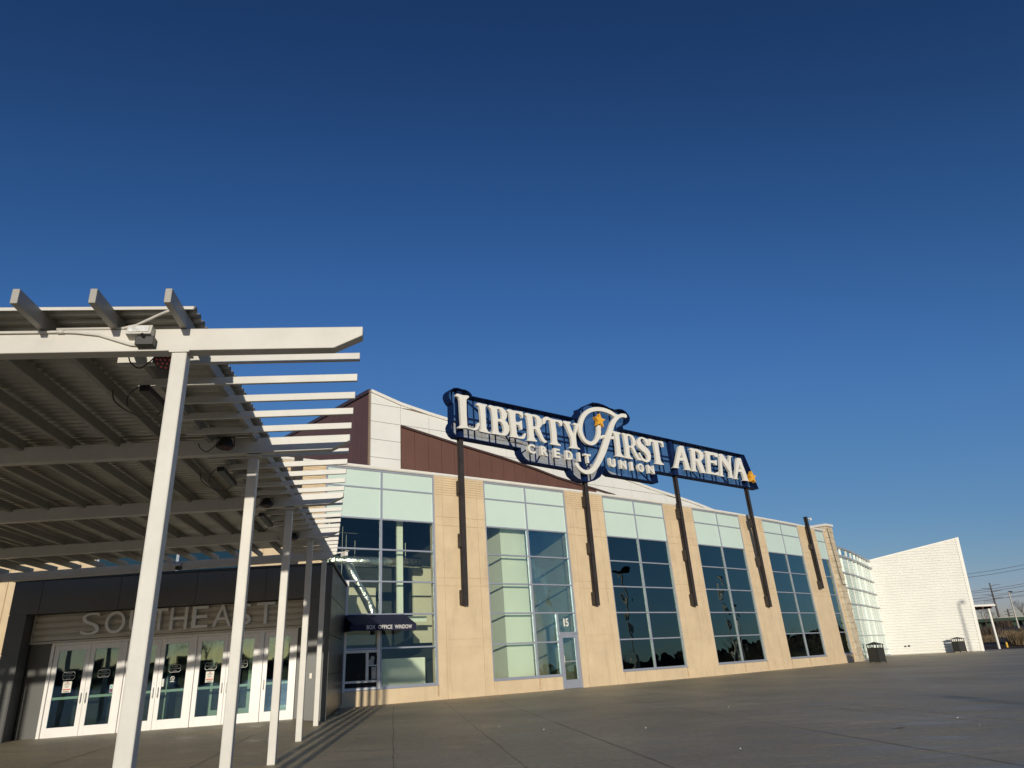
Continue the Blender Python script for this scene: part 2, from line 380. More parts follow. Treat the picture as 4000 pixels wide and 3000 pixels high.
# ------------------------------------------------------------------ ARENA BUILDING
arena = thing('arena_building', 'long curved arena front with cream piers, tall gridded windows and brown and white upper walls', 'building', (0, 40, 0))
BAYS = [(-18.4,-13.9),(-11.45,-6.93),(-4.5,0.0),(2.364,6.862),(9.25,13.72),(16.15,20.72),(23.25,27.95),(30.54,32.0)]
ROWS = [1.82, 2.97, 4.12, 5.28]
TOP, TR, SILL, MID = 8.34, 6.42, 0.51, 7.60
# piers: backing plus raised panels, so the reveals are real grooves
edges = [(-20.0,-18.4)]+[(BAYS[i][1], BAYS[i+1][0]) for i in range(len(BAYS)-1)]+[(32.0,32.2)]
for k, (a, b) in enumerate(edges):
    bk = MB(); fbox(bk, a, b, -0.45, -0.022, 0.0, 8.36)
    wd = b-a; g = 0.016
    gv = [a, a+0.15*wd, b-0.16*wd, b] if wd > 1 else [a, b]
    zs = [0.0, 1.74, 2.03, 3.99, 4.29, 6.33, 6.67, 7.56]
    zr = [7.56+0.10*i for i in range(9)]
    for i in range(len(gv)-1):
        s0 = gv[i]+(g/2 if i else 0); s1 = gv[i+1]-(g/2 if i < len(gv)-2 else 0)
        for z0, z1 in list(zip(zs[:-1], zs[1:])):
            bk.box(s0, s1, -0.022, 0, z0+(g/2 if z0 else 0), z1-g/2, F)
        for z0, z1 in zip(zr[:-1], zr[1:]):
            bk.box(s0, s1, -0.022, 0.0, z0+0.018, z1-0.018 if z1 < 8.35 else 8.36, F)
    bk.build('pier', 'cream', arena)
# plinth walls under the windows
DOOR = (5.83, 6.90)
for a, b in BAYS:
    pm = MB()
    if a == 2.364: fbox(pm, a, DOOR[0]-0.06, -0.40, -0.012, 0.0, SILL-0.03)
    else: fbox(pm, a, b, -0.40, -0.012, 0.0, SILL-0.03)
    pm.build('plinth', 'cream', arena)
# windows
def window(a, b, mull, kind):
    fr = MB(); d0, d1 = -0.16, -0.035; w_ = 0.036
    full = kind != 'edge'
    segs = [a, mull, b] if full else [a, b]
    zb = SILL
    for i, s in enumerate(segs):
        lo, hi = (s, s+2*w_) if i == 0 else ((s-2*w_, s) if i == len(segs)-1 else (s-w_, s+w_))
        z0 = zb
        if kind == 'door' and i == len(segs)-1: z0 = 2.12
        fr.box(lo, hi, d0, d1, z0, TOP, F)
    for i in range(len(segs)-1):
        s0 = segs[i]+(2*w_ if i == 0 else w_); s1 = segs[i+1]-(2*w_ if i == len(segs)-2 else w_)
        for z in [SILL]+ROWS+[TR, MID, TOP]:
            h = w_*1.2 if z not in (SILL, TOP) else 2*w_
            z0, z1 = (z, z+h) if z == SILL else ((z-h, z) if z == TOP else (z-h/1.6, z+h/1.6))
            if kind == 'door' and i == 1 and z in (SILL, ROWS[0]):
                fbox(fr, s0, DOOR[0]-0.05, d0, d1-0.004, z0, z1); continue
            n = 2; 
            for q in range(n): fr.box(s0+(s1-s0)*q/n, s0+(s1-s0)*(q+1)/n, d0, d1-0.004, z0, z1, F)
    if kind == 'door':
        fr.box(DOOR[0]-0.05, DOOR[0]+0.01, d0, d1, 0.0, ROWS[1]-0.03, F)
        fr.box(DOOR[0]+0.01, b-0.0, d0+0.01, d1+0.02, 2.12, 2.19, F)
    # metal sill
    if kind == 'door': fbox(fr, a, DOOR[0]-0.06, -0.16, 0.03, SILL-0.03, SILL)
    else: fbox(fr, a, b, -0.16, 0.03, SILL-0.03, SILL)
    fo = fr.build('window', 'alu', arena, bevel=0)
    gp = MB(); sp_ = MB(); zt = [SILL]+ROWS+[TR]
    for i in range(len(segs)-1):
        s0, s1 = segs[i]+0.02, segs[i+1]-0.02
        for z0, z1 in zip(zt[:-1], zt[1:]):
            e0, e1 = s0, s1
            if kind == 'door' and i == 1 and z0 < 2.5:
                e1 = DOOR[0]-0.02
                if z0 > 1.9: pass
            jt = [random.uniform(-0.0022, 0.0022) for _ in range(4)]; gp.hexa([F(e0,-0.100+jt[0],z0+.02),F(e1,-0.100+jt[1],z0+.02),F(e1,-0.092+jt[1],z0+.02),F(e0,-0.092+jt[0],z0+.02),F(e0,-0.100+jt[2],z1-.02),F(e1,-0.100+jt[3],z1-.02),F(e1,-0.092+jt[3],z1-.02),F(e0,-0.092+jt[2],z1-.02)])
        if kind == 'door' and i == 1: gp.box(DOOR[0]+0.0, s1, -0.10, -0.092, 2.16, 2.96, F)
        for z0, z1 in ((TR, MID), (MID, TOP)): sp_.box(s0, s1, -0.11, -0.075, z0+0.02, z1-0.02, F)
    gp.build('glass_pane', 'glassc' if (a in (-4.5, 2.364)) else 'glass', fo)
    sp_.build('spandrel_panel', 'spandrel', fo)
    return fo
MULL = {0:-16.15,1:-9.2,2:-2.28,3:4.573,4:11.461,5:18.428,6:25.586,7:None}
for i, (a, b) in enumerate(BAYS):
    window(a, b, MULL[i], 'edge' if i == 7 else ('door' if i == 3 else 'full'))
random.seed(21)
for i, (a, b) in enumerate(BAYS):
    if i < 2: continue
    sx = [a+0.06, b-0.08] + ([MULL[i]] if MULL[i] else [])
    for s0 in sx:
        if i == 3 and s0 > 5.5: continue
        rs = MB(); n_ = random.choice((1, 2))
        for k in range(n_):
            c = s0+random.uniform(-0.07, 0.07); wd = random.uniform(0.02, 0.05); z = SILL-0.035; zt_ = random.uniform(0.03, 0.25)
            while z > zt_:
                z2 = z-0.06; w2 = max(0.006, wd+random.uniform(-0.012, 0.010)); c2 = c+random.uniform(-0.005, 0.005)
                rs.poly([F(c-wd,-0.009,z),F(c+wd,-0.009,z),F(c2+w2,-0.009,z2),F(c2-w2,-0.009,z2)]); z = z2; wd = w2; c = c2
        rs.build('rust_stain', 'stain', arena)
# coping
cm = MB(); fbox(cm, -20, 32.3, -0.55, 0.05, 8.37, 8.46); fbox(cm, -20, 32.3, -0.5, 0.02, 8.345, 8.368)
cm.build('coping', 'white', arena)
# roof and rear shell
rm = MB()
ss = [-20+(52.3/20)*i for i in range(21)]
fr_ = [F(s, -0.4, 8.33) for s in ss]; 
rm.poly(fr_ + [F(32.3, -46, 8.33), F(-20, -46, 8.33)])
rm.build('roof', mat('flat_roof_membrane', (0.3, 0.3, 0.3), 0.9), arena)
sh = MB()
def quadwall(mb, p, q, z0, z1, t=0.3):
    dx, dy = q[0]-p[0], q[1]-p[1]; l = math.hypot(dx, dy); nx, ny = -dy/l*t, dx/l*t
    mb.hexa([(p[0],p[1],z0),(q[0],q[1],z0),(q[0]+nx,q[1]+ny,z0),(p[0]+nx,p[1]+ny,z0),(p[0],p[1],z1),(q[0],q[1],z1),(q[0]+nx,q[1]+ny,z1),(p[0]+nx,p[1]+ny,z1)])
a_, b_, c_, d_ = F(-20,-0.45,0), F(-20,-46,0), F(32.2,-46,0), F(32.2,-0.45,0)
quadwall(sh, b_, a_, 0, 8.3); quadwall(sh, c_, b_, 0, 8.3); quadwall(sh, d_, c_, 0, 8.3)
sh.build('rear_wall', 'cream', arena)
# rooms behind the glass
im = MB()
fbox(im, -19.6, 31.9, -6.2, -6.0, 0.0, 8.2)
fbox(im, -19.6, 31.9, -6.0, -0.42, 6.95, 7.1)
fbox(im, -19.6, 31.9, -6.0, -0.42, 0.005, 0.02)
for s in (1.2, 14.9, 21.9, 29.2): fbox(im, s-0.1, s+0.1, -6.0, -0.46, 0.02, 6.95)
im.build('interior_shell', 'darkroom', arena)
dm = MB()      # pale drywall close behind the third bay, and the returns beside the window frames
fbox(dm, 3.46, 4.80, -2.6, -0.56, 0.02, 6.9)
fbox(dm, -4.4, -4.1, -0.62, -0.56, 0.02, 6.9)
fbox(dm, -1.36, -1.12, -0.72, -0.62, 2.97, 6.9)
fbox(dm, -2.15, -0.25, -0.66, -0.6, 0.02, 1.46)
fbox(dm, -2.2, -0.15, -0.66, -0.6, 2.72, 2.92)
dm.build('drywall_panel', 'drywall', arena)
tm = MB()
tm.hexa([F(6.95,-0.47,0.02),F(8.0,-5.6,0.02),F(8.1,-5.6,0.02),F(7.05,-0.47,0.02),F(6.95,-0.47,6.9),F(8.0,-5.6,6.9),F(8.1,-5.6,6.9),F(7.05,-0.47,6.9)])
tm.build('inner_wall', 'tan', arena); tm = MB(); fbox(tm, 0.05, 1.1, -2.2, -2.1, 2.0, 4.98)
tm.build('inner_wall', 'tan', arena); tm = MB(); fbox(tm, -2.9, -1.6, -2.2, -2.1, 2.0, 4.1)
tm.build('inner_wall', 'tan', arena)
bmb = MB()
for z in (): bmb.hexa([F(2.4,-1.4,z),F(3.6,-1.0,z+0.35),F(3.6,-1.12,z+0.35),F(2.4,-1.52,z),F(2.4,-1.4,z+0.16),F(3.6,-1.0,z+0.51),F(3.6,-1.12,z+0.51),F(2.4,-1.52,z+0.16)])
for z in (): bmb.hexa([F(4.7,-0.95,z),F(6.6,-2.6,z+0.75),F(6.6,-2.75,z+0.75),F(4.7,-1.1,z),F(4.7,-0.95,z+0.13),F(6.6,-2.6,z+0.88),F(6.6,-2.75,z+0.88),F(4.7,-1.1,z+0.13)])
bmb.build('roof_beam', 'darkroom', arena)
du = MB()
du.tube([F(-4.3,-1.0,4.95), F(-0.2,-1.0,4.98)], 0.20, 12)
du.tube([F(-3.2,-1.0,4.9), F(-3.05,-0.95,4.5), F(-2.75,-0.9,4.0), F(-2.45,-0.9,3.5), F(-2.2,-0.9,3.0), F(-2.15,-0.9,2.3)], [0.17,0.19,0.16,0.18,0.15,0.16], 12)
du.build('air_duct', 'duct', arena, smooth=True)
hg = MB()
for s in (5.35, 5.42, 5.56): hg.tube([F(s,-0.9,5.3), F(s,-0.9,4.45)], 0.012, 5)
hg.box(5.3, 5.68, -0.98, -0.86, 4.2, 4.45, F)
for s, z0, z1 in ((-3.5,2.97,6.2),(-3.35,4.9,5.9),(-3.0,4.9,5.7),(-1.9,3.0,6.1),(-0.9,5.0,5.7)): hg.tube([F(s,-0.85,z0), F(s,-0.85,z1)], 0.010, 5)
hg.tube([F(-3.75,-0.85,5.97), F(-2.9,-0.85,5.97)], 0.010, 5)
hg.build('pipe_hanger', 'galv', arena)
for i, s_list in ((3, ()), (4, (11.461, 13.72)), (5, (18.428, 20.72)), (6, (25.586, 27.95)), (7, (32.0,))):
    for s0 in s_list:
        fm = MB(); fm.box(s0-0.05, s0+0.03, -0.62, -0.17, SILL, TR, F); fm.build('window_return', 'fin', arena)
# personnel door with number above
dr = MB()
s0, s1 = DOOR[0]+0.02, DOOR[1]-0.06
dr.box(s0, s0+0.15, -0.13, -0.06, 0.01, 2.11, F); dr.box(s1-0.15, s1, -0.13, -0.06, 0.01, 2.11, F)
dr.box(s0+0.15, s1-0.15, -0.13, -0.06, 0.01, 0.34, F); dr.box(s0+0.15, s1-0.15, -0.13, -0.06, 1.97, 2.11, F)
dr.box(s0+0.15, s1-0.15, -0.14, -0.09, 1.02, 1.06, F)
dr.box(s1+0.012, DOOR[1], -0.15, -0.035, 0.0, 2.12, F)
door = dr.build('door', 'alu', arena)
dg_ = MB(); dg_.box(s0+0.14, s1-0.14, -0.105, -0.098, 0.33, 1.98, F); dg_.build('glass_pane', 'glassc', door)
hn = MB(); hn.tube([F(s0+0.10,-0.06,0.95), F(s0+0.10,0.0,0.97), F(s0+0.10,0.01,1.1), F(s0+0.10,0.0,1.25), F(s0+0.10,-0.06,1.27)], 0.014, 8); hn.build('handle', M['white'], door, smooth=True)
nb = MB()
for ch, x0, x1 in (('1', 6.15, 6.225), ('5', 6.27, 6.43)):
    v, f = fit_text(ch, x0, x1, 2.42, 2.74, 0.006, 0.02); b0 = len(nb.v); nb.v += [F(p[0], -0.088+p[2], p[1]) for p in v]; nb.f += [[b0+i for i in q] for q in f]
nb.build('door_number', 'white', arena)
# upper clerestory volume
KU = 1.5                                                          # the upper storey stands well back behind the parapet
def Fu(s, o, z):
    x, y, z = F(s, o-0.02, z); return (x*KU, y*KU, H+(z-H)*KU)
RL = [(-2.75,11.69),(-1.46,11.33),(-0.16,11.10),(0.7,10.98),(3.0,10.67),(6.0,10.27),(9.0,9.82),(13.12,9.14),(14.8,8.95),(16.8,8.70),(18.3,8.47)]
def rl(s):
    for (a, za), (b, zb) in zip(RL[:-1], RL[1:]):
        if a <= s <= b: return za+(zb-za)*(s-a)/(b-a)
    return RL[-1][1]
BL = [(-1.46,10.30),(1.1,9.87),(3.38,9.55),(5.3,9.22),(6.5,8.97),(10.2,8.47)]
def bl(s):
    for (a, za), (b, zb) in zip(BL[:-1], BL[1:]):
        if a <= s <= b: return za+(zb-za)*(s-a)/(b-a)
    return 8.46
up = MB(); jn = MB()
cols = [-2.75, -1.46, -0.16, 1.15, 2.45, 3.75, 5.05, 6.35, 7.65, 8.95, 10.2, 11.5, 12.8, 14.1, 15.4, 16.7, 18.2]
levels = [6.05, 8.85, 9.59, 10.34, 11.09]
g = 0.018
for i in range(len(cols)-1):
    a, b = cols[i]+g/2, cols[i+1]-g/2
    lv = [z for z in levels] + [99]
    for z0, z1 in zip(lv[:-1], lv[1:]):
        ta, tb = min(z1-g/2, rl(a)-0.14), min(z1-g/2, rl(b)-0.14)
        ba, bb = z0+g/2, z0+g/2
        if i >= 1:
            ba, bb = max(ba, bl(a)+0.0) if a < 10.1 else ba, max(bb, bl(b)+0.0) if b < 10.1 else bb
        if ta <= ba+0.01 and tb <= bb+0.01: continue
        ta, tb = max(ta, ba+0.002), max(tb, bb+0.002)
        up.hexa([Fu(a,-0.03,ba),Fu(b,-0.03,bb),Fu(b,-0.09,bb),Fu(a,-0.09,ba),Fu(a,-0.03,ta),Fu(b,-0.03,tb),Fu(b,-0.09,tb),Fu(a,-0.09,ta)])
up.build('white_upper_wall', 'panel', arena)
bk = MB()
for (a, za), (b, zb) in zip(RL[:-1], RL[1:]):
    bk.hexa([Fu(a,-0.10,6.05),Fu(b,-0.10,6.05),Fu(b,-0.3,6.05),Fu(a,-0.3,6.05),Fu(a,-0.10,za-0.03),Fu(b,-0.10,zb-0.03),Fu(b,-0.3,zb-0.03),Fu(a,-0.3,za-0.03)])
bk.build('panel_backing', 'joint', arena)
tr_ = MB()
for (a, za), (b, zb) in zip(RL[:-1], RL[1:]):
    tr_.hexa([Fu(a,0.03,za-0.13),Fu(b,0.03,zb-0.13),Fu(b,-0.35,zb-0.13),Fu(a,-0.35,za-0.13),Fu(a,0.03,za),Fu(b,0.03,zb),Fu(b,-0.35,zb),Fu(a,-0.35,za)])
tr_.build('roof_edge_trim', 'white', arena)
br = MB(); x = -1.44
while x < 10.0:
    b = min(x+0.62, 10.1); 
    br.hexa([Fu(x+0.008,-0.05,6.05),Fu(b-0.008,-0.05,6.05),Fu(b-0.008,-0.098,6.05),Fu(x+0.008,-0.098,6.05),Fu(x+0.008,-0.05,max(8.465,bl(x)-0.0)),Fu(b-0.008,-0.05,max(8.465,bl(b))),Fu(b-0.008,-0.098,max(8.465,bl(b))),Fu(x+0.008,-0.098,max(8.465,bl(x)))])
    x = b
br.build('brown_infill', 'brown', arena)
bt = MB()
for (a, za), (b, zb) in zip(BL[:-1], BL[1:]):
    bt.hexa([Fu(a,0.05,za-0.06),Fu(b,0.05,zb-0.06),Fu(b,-0.028,zb-0.06),Fu(a,-0.028,za-0.06),Fu(a,0.05,za+0.03),Fu(b,0.05,zb+0.03),Fu(b,-0.028,zb+0.03),Fu(a,-0.028,za+0.03)])
bt.build('eaves_trim', 'browntrim', arena)
sd = MB(); d = 0.30
while d < 19:
    e = d+0.9; z0 = 11.66+0.113*(d-0.3); z1 = 11.66+0.113*(e-0.3)
    for (p, q, zp, zq) in ((d+0.01, e-0.01, z0, z1),):
        sd.hexa([Fu(-2.75,-p,6.05),Fu(-2.75,-q,6.05),Fu(-2.66,-q,6.05),Fu(-2.66,-p,6.05),Fu(-2.75,-p,zp),Fu(-2.75,-q,zq),Fu(-2.66,-q,zq),Fu(-2.66,-p,zp)])
    d = e
sd.build('brown_side_wall', 'brown', arena)
st = MB(); st.hexa([Fu(-2.82,-0.2,11.60),Fu(-2.82,-19.3,13.76),Fu(-2.5,-19.3,13.76),Fu(-2.5,-0.2,11.60),Fu(-2.82,-0.2,11.76),Fu(-2.82,-19.3,13.92),Fu(-2.5,-19.3,13.92),Fu(-2.5,-0.2,11.76)])
st.build('side_eaves_trim', 'browntrim', arena)
ur = MB(); ur.poly([Fu(-2.66,-0.3,11.60)]+[Fu(s,-0.3,z-0.05) for s, z in RL[1:]]+[Fu(18.3,-19,8.47),Fu(-2.66,-19,13.7)]); ur.build('upper_roof', M['white'], arena)
# stone pier at the right end
stn = thing('stone_pier', 'rock-faced cream stone pier with a white cap at the right end of the window front', 'wall', F(32.8, 0, 0))
stm = MB(); random.seed(3)
nz = 22; hz = 8.70/nz
def stone_face(mb, fn, L0, L1, nz, hz, off):
    for i in range(nz):
        x = L0 + (-(0.39) if i % 2 else 0.0)
        while x < L1:
            a, b = max(L0, x), min(L1, x+0.78)
            if b-a > 0.04:
                k = random.uniform(0.02, 0.065)
                z0, z1 = i*hz+0.008, (i+1)*hz-0.008
                c = 0.035
                mb.hexa([fn(a+0.006,off,z0),fn(b-0.006,off,z0),fn(b-c,off+k,z0+c),fn(a+c,off+k*random.uniform(.6,1.2),z0+c),fn(a+0.006,off,z1),fn(b-0.006,off,z1),fn(b-c,off+k*random.uniform(.6,1.2),z1-c),fn(a+c,off+k,z1-c)])
            x += 0.78
stone_face(stm, lambda s, o, z: F(s, o, z), 32.22, 33.36, nz, hz, 0.10)
stone_face(stm, lambda s, o, z: F(32.22-o, 0.09-s, z), 0.0, 9.0, nz, hz, 0.0)
stone_face(stm, lambda s, o, z: F(33.36+o, 0.09-s, z), 0.0, 9.0, nz, hz, 0.0)
stm.box(32.23, 33.35, -9.0, 0.10, 0, 8.69, F)
stm.build('stone_face', 'stone', stn)
cp = MB(); cp.hexa([F(32.12,0.22,8.70),F(33.46,0.22,8.74),F(33.46,-9.1,8.74),F(32.12,-9.1,8.70),F(32.12,0.22,8.86),F(33.46,0.22,8.90),F(33.46,-9.1,8.90),F(32.12,-9.1,8.86)]); cp.build('cap', 'white', stn)
cb = MB(); cb.tube([F(32.3,0.20,8.55),F(32.34,0.2,7.6),F(32.40,0.2,6.6),F(32.46,0.2,5.6),F(32.55,0.2,4.85),F(32.75,0.2,4.80),F(33.3,0.2,4.84)], 0.018, 6); cb.build('cable', 'black', stn)

# curved curtain wall and ribbed wing wall
cw = thing('curved_glass_wall', 'tall curved pale glass wall with fine grid between the stone pier and the ribbed wing', 'wall', (25, 54, 0))
CP = [(22.05,50.20),(24.3,53.25),(26.40,56.45),(28.05,59.05),(29.66,61.55)]
def cpt(t):
    k = t*(len(CP)-1); i = min(int(k), len(CP)-2); f_ = k-i
    p0 = CP[max(i-1,0)]; p1 = CP[i]; p2 = CP[i+1]; p3 = CP[min(i+2,len(CP)-1)]
    return tuple(0.5*((2*b)+(-a+c)*f_+(2*a-5*b+4*c-d)*f_*f_+(-a+3*b-3*c+d)*f_**3) for a, b, c, d in zip(p0,p1,p2,p3))
NC = 10
gm = MB(); pts = [cpt(i/NC) for i in range(NC+1)]
def nrm(i):
    a = cpt(max(0,i/NC-0.02)); b = cpt(min(1,i/NC+0.02)); l = math.hypot(b[0]-a[0], b[1]-a[1]); return ((b[1]-a[1])/l, -(b[0]-a[0])/l)
for i in range(NC):
    n0, n1 = nrm(i), nrm(i+1); p, q = pts[i], pts[i+1]
    gm.poly([(p[0],p[1],0.05),(q[0],q[1],0.05),(q[0],q[1],7.4),(p[0],p[1],7.4)])
gm.build('glass_pane', 'curved', cw)
mm = MB(); mu2 = MB()
for i in range(NC+1):
    x, y = pts[i]; nx, ny = nrm(i); k = 0.05
    def P(a, o, z): return (x+ny*a*-1+nx*o, y+nx*a+ny*o, z)
    mu2.box(-0.03, 0.03, -0.02, 0.07, 0.0, 7.45, P)
for z, h, k in [(0.0,0.1,0.12),(0.48,0.05,0.08),(1.55,0.05,0.08),(2.61,0.05,0.08),(3.62,0.08,0.14),(4.70,0.08,0.14),(5.71,0.08,0.14),(6.83,0.10,0.20),(7.42,0.10,0.16)]:
    for i in range(NC):
        n0, n1 = nrm(i), nrm(i+1); p, q = pts[i], pts[i+1]
        mm.hexa([(p[0]+n0[0]*k,p[1]+n0[1]*k,z),(q[0]+n1[0]*k,q[1]+n1[1]*k,z),(q[0]-n1[0]*.03,q[1]-n1[1]*.03,z),(p[0]-n0[0]*.03,p[1]-n0[1]*.03,z),
                 (p[0]+n0[0]*k,p[1]+n0[1]*k,z+h),(q[0]+n1[0]*k,q[1]+n1[1]*k,z+h),(q[0]-n1[0]*.03,q[1]-n1[1]*.03,z+h),(p[0]-n0[0]*.03,p[1]-n0[1]*.03,z+h)])
mu2.build('mullion', 'white', cw); mm.build('transom', 'alu', cw)
lv = MB()        # white slats inside, standing in for ribs reflected in the glass
for k in range(26):
    z = 0.3+k*0.25
    for i in range(NC):
        n0, n1 = nrm(i), nrm(i+1); p, q = pts[i], pts[i+1]; a, b = 0.25, 0.42
        lv.hexa([(p[0]-n0[0]*a,p[1]-n0[1]*a,z),(q[0]-n1[0]*a,q[1]-n1[1]*a,z),(q[0]-n1[0]*b,q[1]-n1[1]*b,z+.12),(p[0]-n0[0]*b,p[1]-n0[1]*b,z+.12),
                 (p[0]-n0[0]*a,p[1]-n0[1]*a,z+.02),(q[0]-n1[0]*a,q[1]-n1[1]*a,z+.02),(q[0]-n1[0]*b,q[1]-n1[1]*b,z+.14),(p[0]-n0[0]*b,p[1]-n0[1]*b,z+.14)])
lv.build('reflected_rib', 'white', cw)
bw = MB(); bw.poly([(p[0]-0.9*nrm(i)[0], p[1]-0.9*nrm(i)[1], 0) for i, p in enumerate(pts)] + [(p[0]-0.9*nrm(i)[0], p[1]-0.9*nrm(i)[1], 6.6) for i, p in reversed(list(enumerate(pts)))])
bw.build('inner_wall', 'drywall', cw)

wing = thing('wing_wall', 'white horizontally ribbed wing wall with a slanting top, taller to the right', 'wall', (33.5, 61.5, 0))
A0, A1 = (29.77, 61.60), (37.17, 61.32); T0, T1 = (29.40, 61.60), (37.52, 61.32); HZ0, HZ1 = 7.42, 9.02
def WW(a, o, z):       # a: 0..1 along, o: towards the camera
    zz = z/9.1; x0 = A0[0]+(T0[0]-A0[0])*z/7.48; x1 = A1[0]+(T1[0]-A1[0])*z/9.1
    return (x0+(x1-x0)*a, A0[1]+(A1[1]-A0[1])*a-o, z)
rb = MB(); pitch = 0.2125
def a_at(z): return 0.0 if z <= HZ0 else (z-HZ0)/(HZ1-HZ0)
PRF = [(0.0,-0.01),(0.008,-0.01),(0.028,0.028),(0.050,0.058),(0.075,0.068),(0.12,0.060),(0.13,0.050),(0.145,0.055),(0.165,0.040),(0.2,0.012),(0.2125,-0.01)]
for k in range(43):
    for (za, oa), (zb, ob) in zip(PRF[:-1], PRF[1:]):
        za += k*pitch; zb += k*pitch
        if zb > HZ1: continue
        rb.poly([WW(a_at(za), oa, za), WW(1-0.022, oa, za), WW(1-0.022, ob, zb), WW(a_at(zb), ob, zb)])
rb.build('ribbed_siding', 'wingw', wing)
wt = MB()
wt.box(1-0.022, 1.012, -0.5, 0.085, 0.0, 9.08, WW); wt.box(-0.012, 0.0, -0.3, 0.08, 0.0, 7.45, WW)
p = [WW(-0.012,0.09,7.40), WW(1.012,0.09,9.00), WW(1.012,-0.5,9.00), WW(-0.012,-0.5,7.40), WW(-0.012,0.09,7.52), WW(1.012,0.09,9.12), WW(1.012,-0.5,9.12), WW(-0.012,-0.5,7.52)]
wt.hexa(p)
wt.build('edge_trim', 'white', wing)
wb = MB(); wb.hexa([WW(0,-0.02,0),WW(0.99,-0.02,0),WW(0.99,-0.45,0),WW(0,-0.45,0),WW(0,-0.02,7.4),WW(0.99,-0.02,9.0),WW(0.99,-0.45,9.0),WW(0,-0.45,7.4)]); wb.build('wall_core', 'wingw', wing)
wf = MB(); wf.tube([WW(0.18,0.05,0.62),WW(0.18,0.15,0.62)],0.06,10); wf.tube([WW(0.22,0.05,0.64),WW(0.22,0.16,0.64)],0.07,10); wf.build('hose_connection', 'black', wing)
# ------------------------------------------------------------------ ENTRANCE VESTIBULE
vest = thing('entrance_vestibule', 'dark grey flat-roofed entrance block with a row of white glass doors under the canopy', 'building', W(-3.8, 15, 0))
m_ = MB()
VF, VD = 14.30, 14.86
def seams(mb, u0, u1, v0, v1, z0, z1, cuts, zc=(), g=0.012):
    us_ = [u0]+list(cuts)+[u1]; zs_ = [z0]+list(zc)+[z1]
    for a, b in zip(us_[:-1], us_[1:]):
        for c, d in zip(zs_[:-1], zs_[1:]): mb.box(a+g/2, b-g/2, v0, v1, c+g/2, d-g/2, E)
seams(m_, -7.66, 0.16, VF, VF+0.10, 2.89, 3.70, [-7.0, -5.15, -3.3, -1.55])
seams(m_, -0.39, 0.16, VF, VF+0.10, -0.10, 2.89, [], [0.98, 1.95])
seams(m_, -7.66, -7.25, VF, VF+0.10, -0.10, 2.89, [], [0.98, 1.95])
m_.build('cladding_panel', 'clad', vest)
m_ = MB()
m_.box(-7.64, -7.27, VF+0.02, VF+0.5, -0.1, 3.66, E); m_.box(-0.37, 0.12, VF+0.02, VF+0.55, -0.1, 3.66, E); m_.box(-7.27, -0.37, VF+0.02, VD+0.1, 2.90, 3.66, E)
m_.box(-7.27, -6.74, VD, VD+0.1, -0.1, 2.2, E); m_.box(-0.74, -0.37, VD, VD+0.1, -0.1, 2.2, E)
m_.build('recess_wall', 'clad', vest)
m_ = MB()
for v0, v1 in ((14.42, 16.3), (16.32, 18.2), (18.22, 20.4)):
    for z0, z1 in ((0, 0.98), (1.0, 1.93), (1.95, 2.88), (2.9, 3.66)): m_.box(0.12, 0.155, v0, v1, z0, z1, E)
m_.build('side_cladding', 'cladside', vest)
m_ = MB(); m_.box(-7.70, 0.20, VF-0.03, 14.6, 3.70, 3.76, E); m_.box(0.02, 0.20, 14.6, 20.5, 3.70, 3.76, E); m_.build('roof_edge_trim', 'black', vest)
m_ = MB(); m_.poly([E(-7.64, VF+0.1, 3.68), E(0.1, VF+0.1, 3.68), E(0.1, 20.3, 3.68), E(-7.64, 16.9, 3.68)]); m_.build('roof', 'clad', vest)
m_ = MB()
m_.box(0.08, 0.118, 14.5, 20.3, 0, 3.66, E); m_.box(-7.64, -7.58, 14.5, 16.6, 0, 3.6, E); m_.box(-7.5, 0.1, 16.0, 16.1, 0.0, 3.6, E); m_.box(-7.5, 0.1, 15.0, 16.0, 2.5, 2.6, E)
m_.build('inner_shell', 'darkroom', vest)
# ribbed metal panel with the letters
m_ = MB(); uu0, uu1 = -7.2, -0.42
z = 2.24
while z < 2.85:
    pr = [(0,0.0),(0.012,-0.045),(0.115,-0.045),(0.128,0.0),(0.16,0.0)]
    for (za, oa), (zb, ob) in zip(pr[:-1], pr[1:]):
        m_.poly([E(uu0, 14.80+oa, z+za), E(uu1, 14.80+oa, z+za), E(uu1, 14.80+ob, z+zb), E(uu0, 14.80+ob, z+zb)])
    z += 0.16
m_.box(uu0-0.05, uu0, 14.74, 14.86, 2.19, 2.89, E); m_.box(uu1, uu1+0.04, 14.74, 14.86, 2.19, 2.89, E); m_.box(uu0, uu1, 14.74, 14.86, 2.18, 2.235, E)
m_.box(uu0, uu1, 14.806, 14.86, 2.235, 2.89, E)
m_.build('ribbed_panel', 'ribbed', vest)
